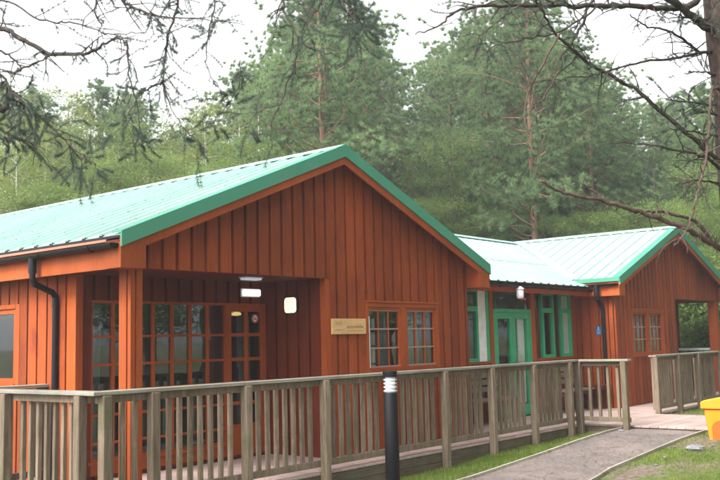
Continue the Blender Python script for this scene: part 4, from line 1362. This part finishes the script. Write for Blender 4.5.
for px, dep, yt in [(-40, 25, 185), (40, 28, 190), (85, 26, 172), (165, 27, 165), (215, 25, 165), (255, 27, 155), (295, 30, 150), (350, 29, 185), (400, 31, 195), (430, 33, 205), (490, 33, 222), (520, 34, 215), (575, 30, 222), (610, 31, 218), (640, 29, 215), (672, 31, 210), (700, 27, 215), (735, 26, 190), (770, 28, 150), (-10, 38, 160), (110, 40, 160), (190, 40, 155)]:
    plant('broad', px, dep, yt, LU, FG, R0.randrange(2), R0.uniform(1.0, 1.4))
LF = 'far tree closing the view at the back of the wood'
for k in range(34):
    px = -120 + k * 28 + R0.uniform(-8, 8)
    kind = 'birch' if px < 240 and k % 2 else ('spruce' if k % 3 == 0 else 'pine')
    yt = (165 if px < 240 else 120) + R0.uniform(-20, 30)
    if 405 < px < 440: yt = 175
    plant(kind, px, R0.uniform(58, 75), yt, LF, FG, R0.randrange(4), R0.uniform(1.1, 1.4))
# trees on the open side of the path: the panes mirror them
LR = 'tree on the lawn side of the path, mirrored in the window panes'
for x, y, H, kind in [(9.8, -11, 11, 'broad'), (12, -13, 13, 'broad'), (15, -8.5, 12, 'broad'), (19, -11.5, 14, 'broad'), (24, -7.5, 11, 'broad'), (29, -10.5, 13, 'broad'), (34, -12, 14, 'pine'), (4, -13, 14, 'broad'), (0, -16, 14, 'pine'), (16, -15, 16, 'pine'), (24, -15, 16, 'pine'), (-5, -19, 15, 'broad'), (30, -4.5, 10, 'broad'), (36, -6, 13, 'broad')]:
    src, H0 = protos[kind][R0.randrange(len(protos[kind]))]
    o = copy_tree(src); k = H / H0; o.location = (x, y, -.2); o.scale = (k * 1.2, k * 1.2, k); o.rotation_euler = (0, 0, R0.uniform(0, 6))
    tag(o, LR, 'tree', 'trees on the lawn side of the path')
for kind, lst in protos.items():
    for i, (o, H0) in enumerate(lst):
        if (kind, i) not in used:
            if kind == 'shrub':
                continue
            for ch in [c for c in COL.objects if c.parent == o]: bpy.data.objects.remove(ch)
            bpy.data.objects.remove(o)
for k, (px, dep, yt) in enumerate([(712, 27, 285), (696, 29, 270), (735, 26, 290), (686, 31, 280), (704, 34, 262)]):
    plant('shrub', px, dep, yt, 'low green shrub on the ground beyond the far porch', 'shrubs beyond the far porch', k)

# ------------------------------------------------------------------ near pines whose branches hang into the view


def spline(P, n=5):
    P = [np.array(p, float) for p in P]; out = []
    Q = [2 * P[0] - P[1]] + P + [2 * P[-1] - P[-2]]
    for i in range(1, len(Q) - 2):
        for k in range(n):
            t = k / n; a, b_, c, d = Q[i - 1], Q[i], Q[i + 1], Q[i + 2]
            out.append(.5 * (2 * b_ + (c - a) * t + (2 * a - 5 * b_ + 4 * c - d) * t * t + (3 * b_ - a - 3 * c + d) * t ** 3))
    out.append(P[-1]); return out


class NearTree:
    def __init__(self, name, base, label, top, r, seed):
        self.t = thing(name, base, label, 'tree', 'near pines framing the view')
        self.R = np.random.default_rng(seed); self.base = np.array(base); self.top = np.array(top)
        pts = [self.base + (self.top - self.base) * s + (self.R.normal(0, .02, 3) if s > .05 else 0) for s in np.linspace(0, 1, 16)]
        mb = MB(); mb.tube(pts, [r * (1 - .72 * s) for s in np.linspace(0, 1, 16)], 18)
        mb.build('trunk', BARK_NEAR, self.t, smooth=True)
        self.cen = []; self.dir = []; self.twigs = MB()

    def branch(self, pts, r0, r1, twig=0.0, tuft=0.0, mat=TWIG, tl=.35, droop=.0, gnarl=.006):
        P = spline(pts, 6); n = len(P)
        P = [p + self.R.normal(0, gnarl, 3) * (0 < i < n - 1) for i, p in enumerate(P)]
        rr = [r0 + (r1 - r0) * i / (n - 1) for i in range(n)]
        rr = [r * self.R.uniform(.93, 1.08) for r in rr]
        mb = MB(); mb.tube(P, rr, 8); self.twigs = mb; self.cen = []; self.dir = []
        seg = [np.linalg.norm(P[i + 1] - P[i]) for i in range(n - 1)]; L = sum(seg)
        for k in range(int(twig * L * 1.4)):
            s = self.R.uniform(.1, 1.0) * (n - 1); i = min(n - 2, int(s)); w = s - i
            p = P[i] * (1 - w) + P[i + 1] * w; d = P[i + 1] - P[i]; d = d / (np.linalg.norm(d) + 1e-9)
            v = d * .6 + self.R.normal(0, .7, 3) + (0, 0, -droop); v /= np.linalg.norm(v)
            l = tl * self.R.uniform(.3, 1.2)
            q = [p]; vv = v
            for j in range(4):
                vv = vv + self.R.normal(0, .25, 3) + (0, 0, -droop * .2); vv /= np.linalg.norm(vv); q.append(q[-1] + vv * l / 4)
            tr_ = min(rr[i] * .6, .008)
            self.twigs.tube(q, [tr_, tr_ * .8, tr_ * .65, tr_ * .5, .0018], 5, cap=False)
            if tuft > 0 and self.R.random() < min(.95, tuft * .75):
                for f in np.linspace(self.R.uniform(1.2, 2.2), 4, 5 + int(3 * min(2, tuft))):
                    jj = min(3, int(f)); ff = f - jj
                    self.cen.append(q[jj] * (1 - ff) + q[jj + 1] * ff); self.dir.append(vv)
            if self.R.random() < .5:
                e = q[2]; v2 = vv + self.R.normal(0, .6, 3); v2 /= np.linalg.norm(v2)
                self.twigs.tube([e, e + v2 * l * .25, e + v2 * l * .45 + (0, 0, -.02)], [tr_ * .6, tr_ * .5, .0015], 4, cap=False)
                if tuft > 0 and self.R.random() < min(.9, tuft):
                    for f in (.15, .25, .35, .45): self.cen.append(e + v2 * l * f + (0, 0, -.02 * (f > .3))); self.dir.append(v2)
        br = mb.build('branch', mat, self.t, smooth=True)
        if self.cen: soup('needles', needles(np.array(self.cen), np.array(self.dir) * .9, 17, .025, .055, .0032, .75, self.R), 3, NEEDLE_NEAR, br)
        return P

    def finish(self, ln=(.028, .052), n=46, w=.0034, mat=NEEDLE_NEAR):
        pass


def px(lst, d0, d1=None):
    d1 = d0 if d1 is None else d1
    return [at(x, y, d0 + (d1 - d0) * i / max(1, len(lst) - 1)) for i, (x, y) in enumerate(lst)]


# the pine at the right edge
tb = at(775, 480, 9.0); tb[2] = -.2
rt = NearTree('pine_tree', tuple(tb), 'near pine trunk at the right edge with bare branches reaching over the far gable', at(680, -260, 9.0), .215, 71)
A0 = at(722, 60, 9.0)
REDTWIG = barkmat('reddish_dead_branch', [(.3, (.04, .026, .021)), (.55, (.105, .072, .06)), (.8, (.22, .175, .15))], (5, 5, 5), 4.0, .6)
rt.branch([at(718, 32, 9.)] + px([(700, 22), (675, 3), (640, -20), (590, -40)], 8.8, 8.0), .045, .022, 3, .6)
rt.branch([at(716, -30, 9.)] + px([(695, 2), (665, 9), (640, 6), (600, 6), (560, 5), (520, 5), (480, 6), (455, 12), (440, 25), (415, 34)], 8.8, 7.2), .036, .005, 7, .55, droop=.25)
rt.branch([at(728, 165, 9.)] + px([(712, 154), (680, 128), (640, 93), (598, 68), (575, 52), (556, 33), (540, 8), (530, -20)], 8.7, 7.6), .023, .008, 7, .5)
rt.branch([at(716, 52, 9.)] + px([(697, 54), (670, 59), (640, 62), (610, 70), (590, 75), (555, 80), (520, 83)], 8.8, 7.8), .016, .003, 6, .5)
rt.branch([at(720, 48, 9.)] + px([(700, 52), (685, 40), (665, 30), (645, 26), (630, 14)], 8.9, 8.3), .018, .006, 8, .6)
rt.branch([at(722, 90, 9.)] + px([(712, 90), (709, 128), (706, 160), (697, 195), (690, 222), (683, 236), (674, 246)], 8.6, 8.1), .017, .006, 6, .0, REDTWIG)
rt.branch([at(738, 262, 9.)] + px([(720, 248), (706, 240), (690, 230), (660, 219), (630, 209), (600, 200), (565, 193), (540, 181)], 8.7, 7.7), .035, .011, 3.5, .0, REDTWIG, .18)
rt.branch([at(712, 243, 8.7)] + px([(698, 224), (680, 216), (652, 211), (632, 214)], 8.6, 8.2), .020, .008, 3, .0, REDTWIG, .2)
rt.branch([at(604, 199, 7.9)] + px([(596, 193), (585, 186), (583, 178)], 7.9, 7.8), .012, .005, 1, .0, REDTWIG, .1)
rt.branch([at(726, 172, 9.)] + px([(700, 155), (670, 148), (640, 144), (610, 143)], 8.6, 8.0), .017, .004, 6, .35)
rt.branch([at(560, 33, 7.7)] + px([(530, 90), (525, 115), (530, 135)], 7.7, 7.6), .010, .004, 7, .3, REDTWIG, .3)
rt.branch([at(560, 70, 7.8)] + px([(543, 98), (535, 110), (527, 140)], 7.8, 7.6), .008, .003, 6, .2, REDTWIG, .3)
rt.branch([at(597, 6, 8.2)] + px([(575, 22), (555, 34), (520, 40), (500, 44), (480, 56)], 8.1, 7.6), .011, .003, 8, .6, droop=.2)
rt.branch([at(520, 5, 7.8)] + px([(505, 15), (490, 28), (478, 38), (474, 60)], 7.8, 7.5), .008, .003, 8, .6, droop=.3)
rt.branch([at(718, -60, 9.)] + px([(660, -25), (600, -8), (580, 30), (560, 60)], 8.6, 8.0), .03, .006, 6, .5)
for q in range(7):
    y_ = [15, 25, 70, 110, 100, 130, 178][q]; x_ = [660, 690, 684, 692, 660, 670, 676][q]
    rt.branch([at(719, y_ + 6, 9.), at((719 + x_) / 2, y_ + 2, 8.7), at(x_, y_ + R0.uniform(-4, 14), 8.4)], .012, .004, 9, .9, tl=.3)
rt.finish()

# the pine left of the view
lt_base = at(-150, 480, 8.0); lt_base[2] = -.3
lt = NearTree('pine_tree', tuple(lt_base), 'near pine left of the frame with needled twigs hanging over the roof', at(-165, -420, 8.0), .20, 72)
lt.branch(px([(-150, 30), (-60, 18), (0, 28), (20, 38), (50, 52), (85, 54), (100, 47), (118, 38), (126, 46)], 8.0, 7.4), .030, .005, 7, .55, droop=.2)
lt.branch(px([(-150, 80), (-70, 95), (-20, 104), (0, 108), (8, 106)], 8.0, 7.8), .045, .03, 1, .0)
lt.branch(px([(-150, -30), (-60, 20), (0, 75), (15, 95), (35, 113), (65, 140), (82, 156), (96, 164)], 8.0, 7.3), .015, .003, 17, 2.2, tl=.33, droop=.3)
lt.branch(px([(20, 70), (40, 62), (55, 50)], 7.6, 7.5), .010, .006, 6, .4)
lt.branch(px([(-60, 18), (0, 0), (40, 20), (70, 22), (95, 30), (115, 34), (145, 31), (149, 22)], 7.9, 7.3), .010, .003, 7, .5, droop=.2)
lt.branch(px([(-150, -60), (20, -40), (90, -8), (95, 12), (102, 26)], 8.0, 7.5), .016, .006, 6, .4)
lt.branch(px([(-150, -110), (40, -50), (110, -10), (125, 3), (142, 11), (165, 17), (200, 19), (245, 25)], 8.0, 7.0), .018, .003, 8, .5, droop=.25)
lt.branch(px([(-150, -160), (60, -90), (160, -40), (178, -8), (173, 20), (167, 40), (163, 70), (165, 92), (172, 110), (184, 128)], 8.0, 7.0), .015, .003, 9, .8, droop=.2)
lt.branch(px([(-150, -170), (100, -100), (205, -40), (215, 0), (209, 30), (206, 60), (212, 78), (226, 96)], 8.0, 7.0), .012, .002, 7, .5, tl=.25)
lt.branch(px([(-150, -210), (120, -130), (255, -50), (280, -6), (285, 12), (298, 36), (312, 48), (325, 54), (331, 80), (350, 112)], 8.0, 6.8), .016, .003, 5, .25, tl=.25)
lt.branch(px([(298, 36), (294, 65), (281, 104), (273, 118), (272, 148)], 6.85, 6.8), .008, .003, 9, .6, tl=.22)
lt.branch(px([(325, 54), (335, 53), (346, 53)], 6.85, 6.8), .006, .003, 3, .3, tl=.15)
lt.branch(px([(281, 8), (275, 25), (272, 40), (258, 68)], 6.9, 6.8), .004, .0018, 4, .2, tl=.15)
lt.branch(px([(163, 80), (145, 92), (132, 108), (124, 122)], 7.05, 7.0), .008, .003, 14, 2.2, tl=.32)
lt.branch(px([(184, 128), (196, 140), (206, 150)], 7.05, 7.0), .006, .003, 20, 2.4, tl=.34)
lt.branch(px([(126, 40), (130, 80), (140, 120), (135, 150)], 7.4, 7.3), .008, .003, 14, 2.0, tl=.35)
lt.branch(px([(35, 113), (36, 130), (33, 165)], 7.5, 7.4), .006, .003, 13, 2.0, tl=.35)
lt.branch(px([(-40, 60), (0, 52), (20, 66), (12, 76)], 7.9, 7.7), .014, .005, 8, .7)
lt.branch(px([(-150, -60), (-40, 100), (0, 130), (20, 140), (45, 150)], 8.0, 7.5), .012, .003, 14, 2.0, tl=.35)
lt.branch(px([(-150, -240), (200, -120), (320, -40), (345, 0), (352, 18), (372, 30)], 8.0, 6.9), .014, .003, 14, 1.8, tl=.35)
lt.branch(px([(320, -40), (322, 0), (308, 22), (310, 36)], 7.1, 6.9), .008, .003, 14, 1.6, tl=.3)
lt.branch(px([(240, 60), (238, 85), (228, 105), (215, 120)], 7.05, 7.0), .005, .002, 16, 1.8, tl=.3)
lt.branch(px([(281, 104), (258, 112), (245, 128)], 6.9, 6.9), .005, .002, 14, 1.8, tl=.3)
lt.finish()

hz = bpy.data.materials.new('thin_haze'); hz.use_nodes = True
hn = hz.node_tree; hn.nodes.clear()
ho = hn.nodes.new('ShaderNodeOutputMaterial'); hv = hn.nodes.new('ShaderNodeVolumePrincipled')
hv.inputs['Color'].default_value = (.90, .95, 1.0, 1); hv.inputs['Density'].default_value = .0018; hv.inputs['Anisotropy'].default_value = .3
hn.links.new(hv.outputs[0], ho.inputs['Volume'])
mb = MB(); mb.box(-430, 430, -430, 430, -3, 24)
tag(mb.build('haze', hz), kind='stuff')

# ------------------------------------------------------------------ light
az = radians(248); elv = radians(52)                       # sun behind thin cloud, high on the left
sun_dir = np.array([-.95, .12, .95]); sun_dir /= np.linalg.norm(sun_dir)
elv = math.asin(sun_dir[2]); rot = math.atan2(sun_dir[0], sun_dir[1])
w = bpy.data.worlds.new('World'); S.world = w; w.use_nodes = True
nt = w.node_tree; bg = nt.nodes['Background']
sky = nt.nodes.new('ShaderNodeTexSky'); sky.sky_type = 'NISHITA'; sky.sun_disc = False
sky.sun_elevation = elv; sky.sun_rotation = rot; sky.air_density = 1.2; sky.dust_density = 4.0; sky.ozone_density = 1.0
hs = nt.nodes.new('ShaderNodeHueSaturation'); hs.inputs['Saturation'].default_value = .08      # cloud: almost no blue left
hs.inputs['Value'].default_value = 1.25
nt.links.new(sky.outputs[0], hs.inputs['Color']); nt.links.new(hs.outputs[0], bg.inputs[0])
bg.inputs[1].default_value = .15
sd = bpy.data.lights.new('sun', 'SUN'); sd.energy = 1.5; sd.angle = radians(20); sd.color = (1, .96, .90)
so = bpy.data.objects.new('sun', sd); COL.objects.link(so)
so.rotation_euler = Vector(-sun_dir).to_track_quat('-Z', 'Y').to_euler(); so.location = (-10, -6, 20)

S.render.engine = 'CYCLES'
S.cycles.max_bounces = 8; S.cycles.transparent_max_bounces = 16
S.cycles.use_denoising = True
S.view_settings.view_transform = 'Standard'; S.view_settings.look = 'None'
S.view_settings.exposure = 1.5; S.view_settings.gamma = 1.0
S.view_settings.use_curve_mapping = False
# housekeeping
for o in list(bpy.data.objects):
    if '_base' in o.keys(): del o['_base']
